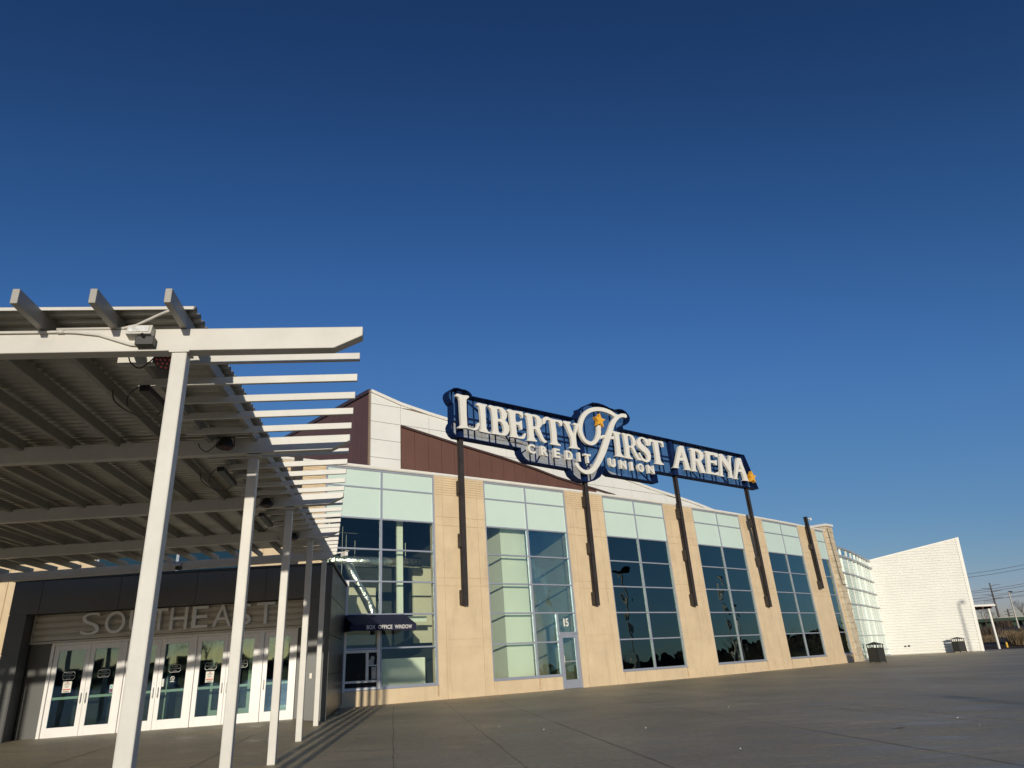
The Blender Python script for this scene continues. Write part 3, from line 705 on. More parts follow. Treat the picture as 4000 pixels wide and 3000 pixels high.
# door frames
leaf = [(-6.665,-5.822),(-5.816,-5.045),(-4.940,-4.135),(-4.129,-3.350),(-3.245,-2.482),(-2.476,-1.712),(-1.560,-0.790)]
m_ = MB()
m_.box(-6.74, -0.71, 14.80, 14.90, 2.125, 2.18, E)
for a, b in ((-6.74,-6.67),(-5.04,-4.945),(-3.345,-3.25),(-1.707,-1.565),(-0.785,-0.71)): m_.box(a, b, 14.78, 14.90, -0.08, 2.125, E)
m_.build('door_frame', 'doorw', vest, bevel=0.006)
inner = MB()
for k, (a, b) in enumerate(leaf):
    d = MB(); s_ = 0.11; v0, v1 = 14.83, 14.875
    d.box(a, a+s_, v0, v1, -0.02, 2.12, E); d.box(b-s_, b, v0, v1, -0.02, 2.12, E); d.box(a+s_, b-s_, v0, v1, -0.02, 0.22, E); d.box(a+s_, b-s_, v0, v1, 1.99, 2.12, E)
    do = d.build('door', 'doorw', vest, bevel=0.004)
    g_ = MB(); g_.box(a+s_-0.01, b-s_+0.01, 14.85, 14.856, 0.21, 2.0, E); g_.build('glass_pane', 'doorglass', do)
    p_ = MB(); p_.box(a+s_, b-s_, 14.875, 14.94, 0.845, 0.905, E); p_.build('push_bar', 'pushbar', do)
    left = (k % 2 == 0) and k < 6     # which stile carries the pull
    hu = (b-0.055) if left else (a+0.055)
    h_ = MB(); h_.tube([E(hu, 14.83, 0.73), E(hu, 14.775, 0.76), E(hu, 14.775, 0.94), E(hu, 14.83, 0.97)], 0.013, 8); h_.build('handle', 'greymetal', do, smooth=True)
    l_ = MB(); l_.box(hu-0.02, hu+0.02, 14.822, 14.83, 1.02, 1.10, E); l_.build('lock_plate', 'greymetal', do)
    cx = (a+b)/2
    def decal(mb, ch, x0, x1, z0, z1, v=14.842, off=0.0):
        vv, ff = fit_text(ch, x0, x1, z0, z1, 0.001, off); b0 = len(mb.v); mb.v += [E(p[0], v, p[1]) for p in vv]; mb.f += [[b0+i for i in q] for q in ff]
    if k != 6:
        n_ = MB(); zc = 1.39; hw, hh, c_ = 0.145, 0.09, 0.035
        ring = [(-hw+c_,-hh),(hw-c_,-hh),(hw,-hh+c_),(hw,hh-c_),(hw-c_,hh),(-hw+c_,hh),(-hw,hh-c_),(-hw,-hh+c_)]
        for i in range(8):
            (x0, y0), (x1, y1) = ring[i], ring[(i+1) % 8]; q = 0.93
            n_.poly([E(cx+x0,14.843,zc+y0),E(cx+x1,14.843,zc+y1),E(cx+x1*q,14.843,zc+y1*0.9),E(cx+x0*q,14.843,zc+y0*0.9)])
        decal(n_, 'NO OUTSIDE', cx-0.07, cx+0.07, zc+0.035, zc+0.066, off=0.035)
        decal(n_, 'FOOD OR BEVERAGES', cx-0.125, cx+0.125, zc-0.015, zc+0.018, off=0.035)
        decal(n_, 'ALLOWED', cx-0.05, cx+0.05, zc-0.07, zc-0.037, off=0.035)
        n_.build('notice_decal', 'stick', do)
    if k in (0, 4):
        pp = MB(); pp.box(cx-0.10, cx+0.10, 14.838, 14.842, 1.0, 1.26, E); po = pp.build('paper_notice', 'paper', do)
    if k == 1:
        pp = MB(); pp.box(b-s_-0.085, b-s_-0.005, 14.838, 14.842, 0.93, 1.11, E); pp.build('small_sticker', 'stick', do)
        pp = MB(); pp.box(b-s_-0.07, b-s_-0.02, 14.834, 14.837, 1.04, 1.09, E); pp.build('small_sticker', 'cyanink', do)
        pp = MB(); pp.box(b-s_-0.08, b-s_-0.01, 14.834, 14.837, 0.94, 1.02, E); pp.build('small_sticker', mat('purple_print', (0.12,0.05,0.12), 0.6), do)
    if k == 3:
        ns = MB(); N_ = 20; cz = 1.16
        for i in range(N_):
            t0, t1 = 2*math.pi*i/N_, 2*math.pi*(i+1)/N_
            ns.poly([E(cx-0.03+0.05*math.cos(t),14.842,cz+0.05*math.sin(t)) for t in (t0,t1)]+[E(cx-0.03+0.038*math.cos(t),14.842,cz+0.038*math.sin(t)) for t in (t1,t0)])
        ns.poly([E(cx-0.065,14.8418,cz+0.03),E(cx-0.055,14.8418,cz+0.038),E(cx+0.005,14.8418,cz-0.03),E(cx-0.005,14.8418,cz-0.038)])
        ns.box(cx-0.08, cx+0.02, 14.84, 14.842, cz-0.085, cz-0.065, E)
        ns.build('no_smoking_decal', 'stick', do)
        pp = MB(); pp.box(a+s_+0.005, a+s_+0.055, 14.838, 14.842, 0.98, 1.16, E); pp.build('small_sticker', 'stick', do)
# printed lines on the two papers
for a, b in (leaf[0], leaf[4]):
    cx = (a+b)/2; li = MB()
    for i, z in enumerate((1.215, 1.195, 1.175, 1.145, 1.125, 1.04, 1.025, 1.012)):
        hw = (0.05, 0.07, 0.06, 0.045, 0.05, 0.075, 0.06, 0.07)[i]; li.box(cx-hw, cx+hw, 14.834, 14.837, z-0.0035, z+0.0035, E)
    li.build('printed_lines', 'ink', [c for c in vest.children if c.name.startswith('door') and not c.name.startswith('door_frame')][leaf.index((a, b))])
    rr = MB(); rr.box(cx-0.085, cx+0.085, 14.834, 14.837, 1.062, 1.085, E); rr.box(cx-0.02, cx+0.02, 14.834, 14.837, 1.228, 1.25, E)
    rr.build('printed_lines', 'redink', [c for c in vest.children if c.name.startswith('door') and not c.name.startswith('door_frame')][leaf.index((a, b))])
# inner row of doors seen through the glass
m_ = MB()
for a in (-6.3,-5.2,-4.2,-3.1,-2.1,-1.0,-0.2): m_.box(a, a+0.10, 15.9, 15.95, 0.0, 2.2, E)
m_.box(-6.3, -0.1, 15.9, 15.95, 2.1, 2.25, E); m_.box(-3.1, -0.2, 15.89, 15.94, 0.0, 0.3, E)
m_.build('inner_door_frame', 'pushbar', vest)
m_ = MB(); m_.box(-0.30, -0.24, VF-0.012, VF, 0.93, 1.05, E); m_.build('card_reader', 'ribbed', vest)
# SOUTHEAST letters
sg = thing('lettering_sign', 'grey metal capital letters spelling SOUTHEAST above the doors', 'sign', W(-3.7, 14.5, 2.6))
spans = [('S',-5.95,-5.52),('O',-5.40,-4.93),('U',-4.83,-4.42),('T',-4.31,-3.93),('H',-3.86,-3.44),('E',-3.33,-2.94),('A',-2.82,-2.36),('S',-2.28,-1.87),('T',-1.74,-1.28)]
for ch, a, b in spans:
    q = MB(); vv, ff = fit_text(ch, 1.8-(1.8-a)*1.012, 1.8-(1.8-b)*1.012, 2.325, 2.86, 0.07, 0.0 if ch != 'S' else -0.012)
    q.v = [E(p[0], 14.58-p[2], p[1]) for p in vv]; q.f = ff
    q.build('letter', 'greymetal', sg)
q = MB()
for _, a, b in spans:
    for z in (2.45, 2.7): q.tube([E((a+b)/2*1.012-0.02, 14.62, z), E((a+b)/2*1.012-0.02, 14.78, z)], 0.008, 6)
q.build('standoff', 'greymetal', sg)

# ------------------------------------------------------------------ CANOPY
can = thing('entrance_canopy', 'white steel pergola canopy with square posts, long tapered beams, slats and a corrugated roof', 'canopy', W(0, 0, 0))
PS = 3.3379; NB = 5; UL = -8.9
for i in range(NB):
    v = PS*i
    q = MB(); q.hexa([W(-0.047,v-0.09,0),W(0.074,v-0.09,0),W(0.074,v+0.03,0),W(-0.047,v+0.03,0),W(-0.047,v-0.09,3.862),W(0.074,v-0.09,3.868),W(0.074,v+0.03,3.868),W(-0.047,v+0.03,3.862)])
    po = q.build('post', 'canopy', can, bevel=0.012)
    q = MB(); q.box(-0.065, 0.092, v-0.105, v+0.045, 3.856, 3.869, C); q.build('cap_plate', 'canopy', po)
    if i == 4 or i == 0:
        pass
    q = MB(); q.box(-8.30, -8.18, v-0.09, v+0.03, 0.39, 3.868, C); q.v = [(x, y, (0 if z < 0.2 else z)) for x, y, z in q.v]; q.build('post', 'canopy', can, bevel=0.012)
    ut = 1.500-0.0877*v; dz = (0.0, 0.015, 0.018, 0.012, 0.008)[i]
    prof = [(UL,3.87),(ut-0.24,3.87),(ut,3.985),(ut,4.07),(UL,4.07)]
    q = MB(); q.prism([C(a, v-0.10, z+dz) for a, z in prof], [C(a, v+0.03, z+dz) for a, z in prof])
    q.build('beam', 'canopy', can, bevel=0.010)
for k in range(1, 24):
    if k % 6 == 0: continue
    v = 0.5563*k-0.10; ut = 1.500-0.0877*(v+0.1)
    q = MB(); q.box(-0.67, ut, v, v+0.045, 3.985, 4.062, C); q.build('slat', 'canopy', can, bevel=0.006)
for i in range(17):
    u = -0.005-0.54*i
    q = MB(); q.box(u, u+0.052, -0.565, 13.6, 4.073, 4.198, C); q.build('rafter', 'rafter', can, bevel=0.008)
VR0, VR1 = -0.20, 12.92
q = MB(); n = int((VR1-VR0)/0.0135)
ring = []
for i in range(n+1):
    v = VR0+i*(VR1-VR0)/n; ph = (v/0.135) % 1.0
    h = 0.045*min(1, max(0, (abs(ph-0.5)*2-0.42)/0.2)); ring.append((v, 4.203+h))
b0 = 0
for v, z in ring:
    q.v += [C(UL-0.1, v, z), C(0.115, v, z), C(0.115, v, z+0.004), C(UL-0.1, v, z+0.004)]
for i in range(n):
    a, b = 4*i, 4*(i+1)
    for k in range(4): k2 = (k+1) % 4; q.f.append([a+k, a+k2, b+k2, b+k])
q.build('roof_sheet', 'galv', can)
q = MB(); q.box(UL-0.1, 0.115, VR0-0.012, VR0-0.004, 4.195, 4.222, C); q.build('edge_flashing', 'canopy', can)
q = MB(); q.tube([C(UL,-0.115,4.045), C(-0.93,-0.115,4.045), C(-0.80,-0.115,4.04), C(-0.62,-0.115,4.015), C(-0.36,-0.115,3.92), C(-0.30,-0.115,3.915)], 0.0115, 8)
q.tube([C(-0.95,-0.09,4.082), C(-0.45,-0.09,4.085), C(-0.33,-0.14,4.088), C(-0.15,-0.25,4.115), C(-0.06,-0.30,4.128), C(-0.01,-0.33,4.13)], 0.0115, 8)
for u in (-0.93, -2.4, -3.9): q.tube([C(u,-0.118,4.045), C(u+0.05,-0.118,4.045)], 0.017, 8)
q.build('conduit', 'canopy', can, smooth=True)

def floodlight(name, label, u, v, z, s, group=None):
    t = thing(name, label, 'floodlight', C(u, v, z))
    q = MB(); q.hexa([C(u-s,v-0.10,z-0.045),C(u+s,v-0.10,z-0.045),C(u+s,v-0.01,z-0.06),C(u-s,v-0.01,z-0.06),C(u-s,v-0.07,z+0.045),C(u+s,v-0.07,z+0.045),C(u+s,v+0.02,z+0.03),C(u-s,v+0.02,z+0.03)])
    q.build('housing', 'canopy', t, bevel=0.004)
    q = MB(); q.hexa([C(u-s*.8,v-0.106,z-0.030),C(u+s*.8,v-0.106,z-0.030),C(u+s*.8,v-0.09,z-0.030),C(u-s*.8,v-0.09,z-0.030),C(u-s*.8,v-0.086,z+0.030),C(u+s*.8,v-0.086,z+0.030),C(u+s*.8,v-0.07,z+0.030),C(u-s*.8,v-0.07,z+0.030)])
    q.build('lens', 'lens', t)
    q = MB(); q.box(u-0.02, u+0.12, v-0.085, v, z-0.135, z-0.06, C); q.tube([C(u+0.05,v-0.07,z-0.08), C(u+0.03,v-0.11,z-0.05)], 0.015, 8); q.build('mounting_box', 'black', t, bevel=0.006)
    return t
floodlight('floodlight', 'rectangular floodlight with black mounting box on the face of the nearest canopy beam', -0.29, -0.10, 4.028, 0.095)
floodlight('floodlight', 'small floodlight on the farthest canopy beam, above the SOUTHEAST letters', -3.55, PS*4-0.10, 4.0, 0.11)
def led(u, v, z, label, tilt):
    t = thing('stage_light', label, 'light', C(u, v, z), 'round black stage lights under the canopy slats')
    q = MB(); a = Vector(C(u, v, z)); dn = Vector((tilt[0], tilt[1], tilt[2])).normalized()
    q.tube([a-dn*0.10, a-dn*0.06, a, a+dn*0.03], [0.05, 0.08, 0.092, 0.092], 20); q.build('housing', 'black', t)
    q = MB(); x = dn.cross(Vector((0,0,1))).normalized() if abs(dn.z) < 0.99 else Vector((1,0,0)); y = dn.cross(x)
    for r, nn in ((0.0, 1), (0.036, 6), (0.068, 11)):
        for k in range(nn):
            th = 2*math.pi*k/nn; p = a+dn*0.031+(x*math.cos(th)+y*math.sin(th))*r; q.tube([p, p+dn*0.008], 0.011, 8)
    q.build('led_lens', 'red' if v < 1 else 'redd', t)
    q = MB(); q.tube([C(u-0.10, v, z-0.02), C(u-0.10, v, z+0.10), C(u+0.10, v, z+0.10), C(u+0.10, v, z-0.02)], 0.01, 6); q.build('bracket', 'black', t)
    q = MB(); q.tube(sm([C(u-0.08,v,z+0.05), C(u-0.15,v+0.02,z-0.02), C(u-0.22,v+0.03,z-0.06), C(u-0.30,v+0.05,z+0.0), C(u-0.33,v+0.06,z+0.06)]), 0.006, 6); q.build('cable', 'black', t)
led(-0.205, 0.28, 3.95, 'round stage light with red LEDs just behind the nearest canopy beam', (0.25, -0.8, -0.35))
led(-0.26, 2.92, 3.90, 'round black stage light hanging in front of the second canopy beam', (0.05, -0.1, -1))
led(-0.31, 6.30, 3.88, 'round black stage light hanging in front of the third canopy beam', (0.05, -0.1, -1))
led(-0.31, 9.70, 3.88, 'round black stage light hanging in front of the fourth canopy beam', (0.05, -0.1, -1))
for n_, (v0, v1) in enumerate(((0.95, 1.60), (4.15, 5.05), (7.4, 8.5))):
    t = thing('light_bar', ['slim black light bar between the first and second canopy beams', 'slim black light bar between the second and third canopy beams', 'slim black light bar between the third and fourth canopy beams'][n_], 'light', C(-0.6, v0, 3.95), 'black light bars under the canopy slats')
    q = MB(); q.box(-0.63, -0.54, v0, v1, 3.91, 3.975, C); q.build('housing', 'black', t, bevel=0.006)
    q = MB(); q.tube(sm([C(-0.58,v0,3.95), C(-0.62,v0-0.06,3.93), C(-0.70,v0-0.05,3.84), C(-0.70,v0-0.02,3.76)]), 0.006, 6); q.build('cable', 'black', t); q = MB(); q.tube(sm([C(-0.60,v1,3.93), C(-0.72,v1+0.05,3.86), C(-0.86,v1-0.1,3.87), C(-0.98,v1-0.25,3.95), C(-1.0,v1-0.3,4.06)]), 0.006, 6); q.build('cable', 'black', t)
# security camera beside the last beam
t = thing('security_camera', 'white box security camera beside the tip of the last canopy beam', 'camera', C(0.55, 13.3, 3.97))
q = MB()
def SC_(a, b, c): return C(0.52+a*0.6+b*0.5, 13.25-b*0.85+a*0.35, 3.97+c-b*0.0)
q.box(-0.055, 0.055, -0.13, 0.13, -0.055, 0.055, SC_); q.build('housing', 'white', t, bevel=0.008)
q = MB(); q.box(-0.07, 0.07, -0.10, 0.18, 0.056, 0.066, SC_); q.build('sun_shield', 'white', t)
q = MB(); q.tube([C(0.30,13.3,4.02), C(0.42,13.3,4.03), C(0.5,13.28,3.99)], 0.018, 8); q.build('arm', 'white', t)
# ------------------------------------------------------------------ AWNING
aw = thing('awning', 'navy canvas awning reading BOX OFFICE WINDOW over the ticket window', 'awning', F(-2.5, 0.4, 2.6))
a0, a1, dpt = -3.70, -1.36, 0.72
q = MB()
pr = [(0.0,2.955),(dpt,2.585),(dpt,2.385),(dpt-0.01,2.385),(dpt-0.01,2.575),(0.0,2.945)]
n = 4
q.prism([F(a0, o, z) for o, z in pr], [F(a1, o, z) for o, z in pr]) if False else None
q.box(0,1,0,1,0,1,lambda x,y,z: F(a0+(a1-a0)*x+ (0.12*y), dpt*y, (2.955-(2.955-2.585)*y)-0.012*(1-z)))
q.box(0,1,0,1,0,1,lambda x,y,z: F(a0+(a1+0.12-a0)*x, dpt-0.012*(1-y), 2.385+(0.2)*z))
for s, k in ((a0, 0.012), (a1, 0.012)):
    q.hexa([F(s,0,2.40),F(s+0.12,dpt,2.385),F(s+0.12-k,dpt,2.385),F(s-k,0,2.40),F(s,0,2.955),F(s+0.12,dpt,2.585),F(s+0.12-k,dpt,2.585),F(s-k,0,2.955)])
q.build('canvas', 'awn', aw)
def text_line(mb, words, s0, s1, z0, z1, o):
    vv, ff = fit_text(words, s0, s1, z0, z1, 0.004, 0.012); b0 = len(mb.v); mb.v += [F(p[0], o+p[2], p[1]) for p in vv]; mb.f += [[b0+i for i in f_] for f_ in ff]
q = MB(); text_line(q, 'BOX', -3.12, -2.80, 2.435, 2.565, dpt+0.004); text_line(q, 'OFFICE', -2.70, -2.17, 2.435, 2.565, dpt+0.004); text_line(q, 'WINDOW', -2.08, -1.42, 2.435, 2.565, dpt+0.004)
q.build('lettering', 'white', aw)
q = MB(); q.tube([F(a0+.02,0,2.39),F(a0+.14,dpt-.02,2.39)],0.012,6); q.tube([F(a1-.03,0,2.39),F(a1+.09,dpt-.02,2.39)],0.012,6); q.build('frame', 'alu', aw)
# ticket window joinery
tk = MB(); o0, o1 = -0.15, 0.0
for a, b, z0, z1 in ((-3.72,-3.60,0.48,2.5),(-2.84,-2.77,0.80,1.70),(-2.42,-2.32,0.48,2.5),(-3.60,-2.42,1.69,1.78),(-3.60,-2.42,0.73,0.80),(-3.72,-2.32,0.48,0.55),(-2.77,-2.42,1.25,1.285),(-2.77,-2.74,0.80,1.7)): tk.box(a, b, o0, o1, z0, z1, F)
tk.build('ticket_window_frame', 'white', arena)
tk = MB(); tk.box(-3.60, -2.42, -0.088, -0.07, 0.56, 1.70, F); tk.build('ticket_window_pane', mat('black_glass', (0.004,0.004,0.005), 0.1, spec=0.12), arena)
tk = MB(); tk.box(-2.62, -2.45, -0.06, -0.02, 0.82, 1.22, F); tk.box(-2.74, -2.52, -0.068, -0.064, 1.29, 1.46, F); tk.tube([F(-2.57,-0.068,1.50),F(-2.57,-0.055,1.50)],0.075,20); tk.build('speaking_grille', 'ribbed', arena)
# white corner casing beside the entrance block
tk = MB(); tk.hexa([F(-3.80,0.03,0.45),F(-3.60,0.03,0.45),F(-3.60,-0.15,0.45),F(-3.80,-0.15,0.45),F(-3.80,0.03,4.05),F(-3.52,0.03,4.12),F(-3.52,-0.15,4.12),F(-3.80,-0.15,4.05)]); tk.build('corner_casing', 'white', arena)

# ------------------------------------------------------------------ ARENA SIGN
sign = thing('arena_sign', 'open navy sign reading LIBERTY FIRST CREDIT UNION ARENA in white letters above the windows', 'sign', G(10, 0, 4))
T = {
'outline':[(-0.40,6.67),(-0.55,6.77),(-0.66,6.93),(-0.68,7.09),(-0.63,7.23),(-0.55,7.35),(-0.53,8.10),(-0.62,8.16),(-0.72,8.31),(-0.76,8.44),(-0.73,8.60),(-0.62,8.74),(-0.46,8.85),(-0.25,8.89),(-0.06,8.87),(0.13,8.88),(0.31,8.83),(0.44,8.74),(0.49,8.65),(6.56,8.67),(6.67,8.87),(6.90,9.12),(7.16,9.35),(7.47,9.55),(7.85,9.73),(8.26,9.76),(8.66,9.73),(9.05,9.64),(9.38,9.62),(9.69,9.71),(9.95,9.73),(10.19,9.66),(10.38,9.51),(10.46,9.34),(10.40,9.17),(10.24,9.00),(10.00,8.86),(9.81,8.78),(9.83,8.63),(20.15,8.64),(20.93,6.64),(11.90,6.64),(11.92,6.04),(9.90,6.06),(8.53,6.07),(8.36,6.14),(8.25,6.24),(8.18,6.35),(8.12,6.43),(7.92,6.09),(7.73,5.87),(7.35,5.66),(6.92,5.56),(6.59,5.53),(6.23,5.62),(5.97,5.78),(5.83,6.04),(4.06,6.06),(3.36,6.08),(3.21,6.15),(3.06,6.28),(2.96,6.45),(2.94,6.63)],
'L':[(-0.46,8.48),(-0.41,8.56),(-0.32,8.58),(-0.09,8.56),(0.15,8.59),(0.23,8.58),(0.25,8.52),(0.20,8.46),(0.11,8.39),(0.10,8.31),(0.08,7.60),(0.09,7.19),(0.15,7.14),(0.31,7.12),(0.47,7.17),(0.56,7.26),(0.59,7.39),(0.66,7.44),(0.73,7.42),(0.72,7.31),(0.64,7.14),(0.54,7.06),(0.41,7.03),(0.20,7.05),(0.04,7.06),(-0.35,7.00),(-0.40,7.03),(-0.39,7.09),(-0.28,7.15),(-0.24,7.22),(-0.25,7.55),(-0.26,8.25),(-0.29,8.38),(-0.36,8.42),(-0.44,8.43)],
'I':[(0.58,8.26),(0.65,8.34),(0.75,8.36),(0.92,8.35),(1.20,8.35),(1.19,8.29),(1.11,8.24),(1.08,8.16),(1.08,7.68),(1.08,7.23),(1.14,7.12),(1.28,7.08),(1.27,7.01),(1.11,7.01),(0.67,7.03),(0.66,7.07),(0.76,7.13),(0.79,7.21),(0.79,7.58),(0.77,8.06),(0.73,8.17),(0.64,8.21)],
'B':[(1.20,8.26),(1.27,8.34),(1.37,8.37),(1.54,8.35),(1.76,8.37),(2.02,8.36),(2.18,8.26),(2.26,8.10),(2.23,7.93),(2.13,7.78),(2.25,7.69),(2.32,7.53),(2.32,7.33),(2.23,7.15),(2.08,7.04),(1.83,7.02),(1.55,7.03),(1.31,7.02),(1.30,7.05),(1.39,7.14),(1.42,7.24),(1.42,7.60),(1.41,7.98),(1.38,8.14),(1.30,8.21)],
'Bh1':[(1.72,8.20),(1.78,8.25),(1.86,8.21),(1.93,8.09),(1.94,7.95),(1.90,7.82),(1.80,7.79),(1.73,7.80),(1.72,8.01)],
'Bh2':[(1.71,7.64),(1.79,7.66),(1.92,7.61),(1.99,7.50),(2.01,7.33),(1.95,7.18),(1.85,7.14),(1.73,7.17),(1.71,7.36)],
'E':[(2.21,8.24),(2.29,8.34),(2.40,8.36),(2.63,8.34),(2.92,8.36),(3.13,8.37),(3.18,8.33),(3.16,8.05),(3.09,8.04),(3.05,8.14),(2.97,8.20),(2.79,8.22),(2.73,8.17),(2.72,7.86),(2.75,7.81),(2.91,7.84),(3.00,7.92),(3.08,7.94),(3.08,7.50),(2.96,7.45),(2.92,7.58),(2.86,7.66),(2.74,7.67),(2.73,7.57),(2.74,7.23),(2.81,7.14),(2.96,7.16),(3.08,7.22),(3.15,7.34),(3.24,7.37),(3.26,7.29),(3.16,7.10),(3.06,7.04),(2.86,7.03),(2.60,7.04),(2.29,7.03),(2.28,7.06),(2.39,7.14),(2.42,7.23),(2.41,7.52),(2.39,7.95),(2.37,8.12),(2.32,8.21)],
'R':[(3.23,8.25),(3.31,8.34),(3.42,8.36),(3.67,8.34),(3.92,8.36),(4.13,8.31),(4.26,8.17),(4.28,8.00),(4.22,7.84),(4.10,7.73),(4.17,7.55),(4.27,7.32),(4.35,7.21),(4.48,7.16),(4.46,7.09),(4.30,7.04),(4.15,7.12),(4.05,7.29),(3.92,7.51),(3.84,7.63),(3.74,7.62),(3.72,7.51),(3.73,7.24),(3.78,7.15),(3.89,7.10),(3.85,7.03),(3.63,7.02),(3.28,7.00),(3.27,7.04),(3.37,7.12),(3.39,7.23),(3.41,7.68),(3.39,8.08),(3.37,8.17)],
'Rh':[(3.72,8.22),(3.82,8.24),(3.93,8.16),(3.96,8.00),(3.91,7.81),(3.81,7.76),(3.72,7.77),(3.73,7.98)],
'T':[(4.32,8.25),(4.48,8.36),(4.62,8.38),(4.93,8.33),(5.29,8.34),(5.49,8.35),(5.55,8.29),(5.52,8.07),(5.43,8.03),(5.35,8.14),(5.24,8.21),(5.11,8.20),(5.10,8.10),(5.12,7.68),(5.10,7.28),(5.14,7.17),(5.31,7.10),(5.28,7.03),(5.02,7.03),(4.61,7.03),(4.60,7.05),(4.75,7.16),(4.78,7.23),(4.79,7.62),(4.78,8.10),(4.75,8.18),(4.63,8.21),(4.52,8.16),(4.47,8.02),(4.40,7.97),(4.32,7.94)],
'Y':[(5.53,8.27),(5.61,8.34),(5.76,8.36),(6.02,8.37),(6.10,8.34),(6.08,8.28),(6.00,8.22),(6.04,8.11),(6.14,7.89),(6.20,7.79),(6.28,7.95),(6.36,8.16),(6.35,8.22),(6.17,8.25),(6.18,8.29),(6.32,8.37),(6.50,8.36),(6.62,8.37),(6.61,8.29),(6.50,8.10),(6.37,7.81),(6.33,7.66),(6.33,7.29),(6.37,7.15),(6.52,7.09),(6.50,7.03),(6.20,7.03),(5.80,7.01),(5.80,7.06),(5.94,7.13),(5.99,7.24),(6.00,7.53),(5.90,7.74),(5.77,8.04),(5.70,8.17),(5.60,8.23)],
'Floop':[(7.98,8.49),(7.93,8.12),(7.76,7.79),(7.52,7.55),(7.24,7.46),(6.94,7.53),(6.77,7.73),(6.69,7.98),(6.71,8.25),(6.85,8.60),(7.08,8.91),(7.43,9.17),(7.81,9.32),(8.18,9.39),(8.58,9.40),(8.98,9.34),(9.29,9.23),(9.50,9.23),(9.75,9.33),(10.01,9.35)],
'Fstem':[(9.50,9.22),(9.21,9.00),(8.98,8.74),(8.72,8.30),(8.43,7.81),(8.15,7.32),(7.85,6.87),(7.58,6.52),(7.31,6.23),(7.05,6.05),(6.78,5.97),(6.53,6.00),(6.32,6.12),(6.18,6.28)],
'Fbar':[(7.98,7.86),(8.17,7.95),(8.42,7.97),(8.66,7.96),(8.88,7.99)],
'I2':[(8.79,8.26),(8.85,8.33),(8.98,8.37),(9.20,8.36),(9.46,8.36),(9.46,8.31),(9.36,8.23),(9.35,8.09),(9.33,7.60),(9.32,7.28),(9.38,7.17),(9.52,7.12),(9.52,7.03),(9.38,7.03),(9.09,7.03),(8.86,7.02),(8.86,7.07),(8.95,7.12),(8.98,7.19),(9.01,7.51),(9.03,7.96),(9.02,8.14),(8.95,8.22)],
'R2':[(9.46,8.25),(9.51,8.33),(9.64,8.37),(9.86,8.36),(10.15,8.38),(10.36,8.33),(10.49,8.20),(10.52,8.04),(10.47,7.85),(10.34,7.73),(10.43,7.51),(10.55,7.26),(10.64,7.17),(10.75,7.13),(10.70,7.05),(10.50,7.03),(10.36,7.20),(10.24,7.45),(10.14,7.61),(10.02,7.65),(9.98,7.59),(9.94,7.28),(9.99,7.15),(10.13,7.09),(10.10,7.02),(9.88,7.02),(9.55,7.02),(9.54,7.07),(9.64,7.14),(9.65,7.28),(9.68,7.69),(9.66,8.06),(9.65,8.20),(9.58,8.27)],
'R2h':[(9.97,8.22),(10.07,8.26),(10.18,8.22),(10.28,8.11),(10.29,7.94),(10.23,7.81),(10.14,7.76),(10.02,7.74),(9.96,7.77),(9.96,8.00)],
'S':[(10.70,8.20),(10.83,8.32),(11.01,8.37),(11.21,8.36),(11.38,8.32),(11.48,8.32),(11.47,7.93),(11.35,7.92),(11.29,8.07),(11.18,8.22),(11.04,8.26),(10.95,8.23),(10.90,8.14),(10.96,8.02),(11.14,7.90),(11.38,7.79),(11.51,7.64),(11.55,7.44),(11.50,7.23),(11.37,7.07),(11.18,7.00),(10.95,7.01),(10.76,7.06),(10.76,7.19),(10.63,7.38),(10.58,7.44),(10.74,7.50),(10.79,7.36),(10.91,7.21),(11.06,7.14),(11.18,7.14),(11.25,7.26),(11.22,7.37),(11.11,7.48),(10.90,7.58),(10.70,7.71),(10.59,7.88),(10.60,8.07)],
'T2':[(11.51,8.31),(11.59,8.36),(11.74,8.36),(12.07,8.34),(12.37,8.35),(12.66,8.37),(12.71,8.32),(12.70,8.04),(12.60,8.02),(12.57,8.15),(12.46,8.23),(12.31,8.24),(12.28,8.17),(12.26,7.68),(12.26,7.26),(12.32,7.17),(12.48,7.08),(12.45,7.02),(12.18,7.00),(11.75,7.00),(11.75,7.05),(11.86,7.12),(11.90,7.22),(11.92,7.55),(11.92,7.97),(11.90,8.16),(11.80,8.21),(11.69,8.15),(11.64,7.97),(11.50,7.94)],
'A':[(13.96,8.28),(14.08,8.34),(14.37,8.35),(14.42,8.03),(14.52,7.57),(14.59,7.20),(14.65,7.04),(14.61,6.98),(14.12,6.97),(14.11,7.01),(14.23,7.07),(14.23,7.16),(14.19,7.47),(13.83,7.44),(13.72,7.24),(13.64,7.09),(13.71,7.04),(13.65,6.99),(13.16,6.96),(13.17,7.00),(13.30,7.07),(13.46,7.32),(13.71,7.82)],
'Ah':[(14.10,7.94),(14.17,7.65),(13.93,7.64)],
'R3':[(14.83,8.27),(14.96,8.33),(15.16,8.33),(15.57,8.34),(15.83,8.30),(16.00,8.19),(16.05,8.01),(15.94,7.82),(15.69,7.65),(15.81,7.41),(15.90,7.10),(15.96,6.99),(15.54,6.96),(15.47,7.17),(15.37,7.45),(15.29,7.59),(15.20,7.57),(15.15,7.36),(15.11,7.09),(15.21,7.03),(15.17,6.98),(14.68,6.96),(14.67,7.00),(14.79,7.05),(14.83,7.20),(14.91,7.65),(14.96,8.17),(14.84,8.20)],
'R3h':[(15.32,8.17),(15.51,8.15),(15.65,8.05),(15.65,7.90),(15.54,7.77),(15.40,7.75),(15.25,7.76)],
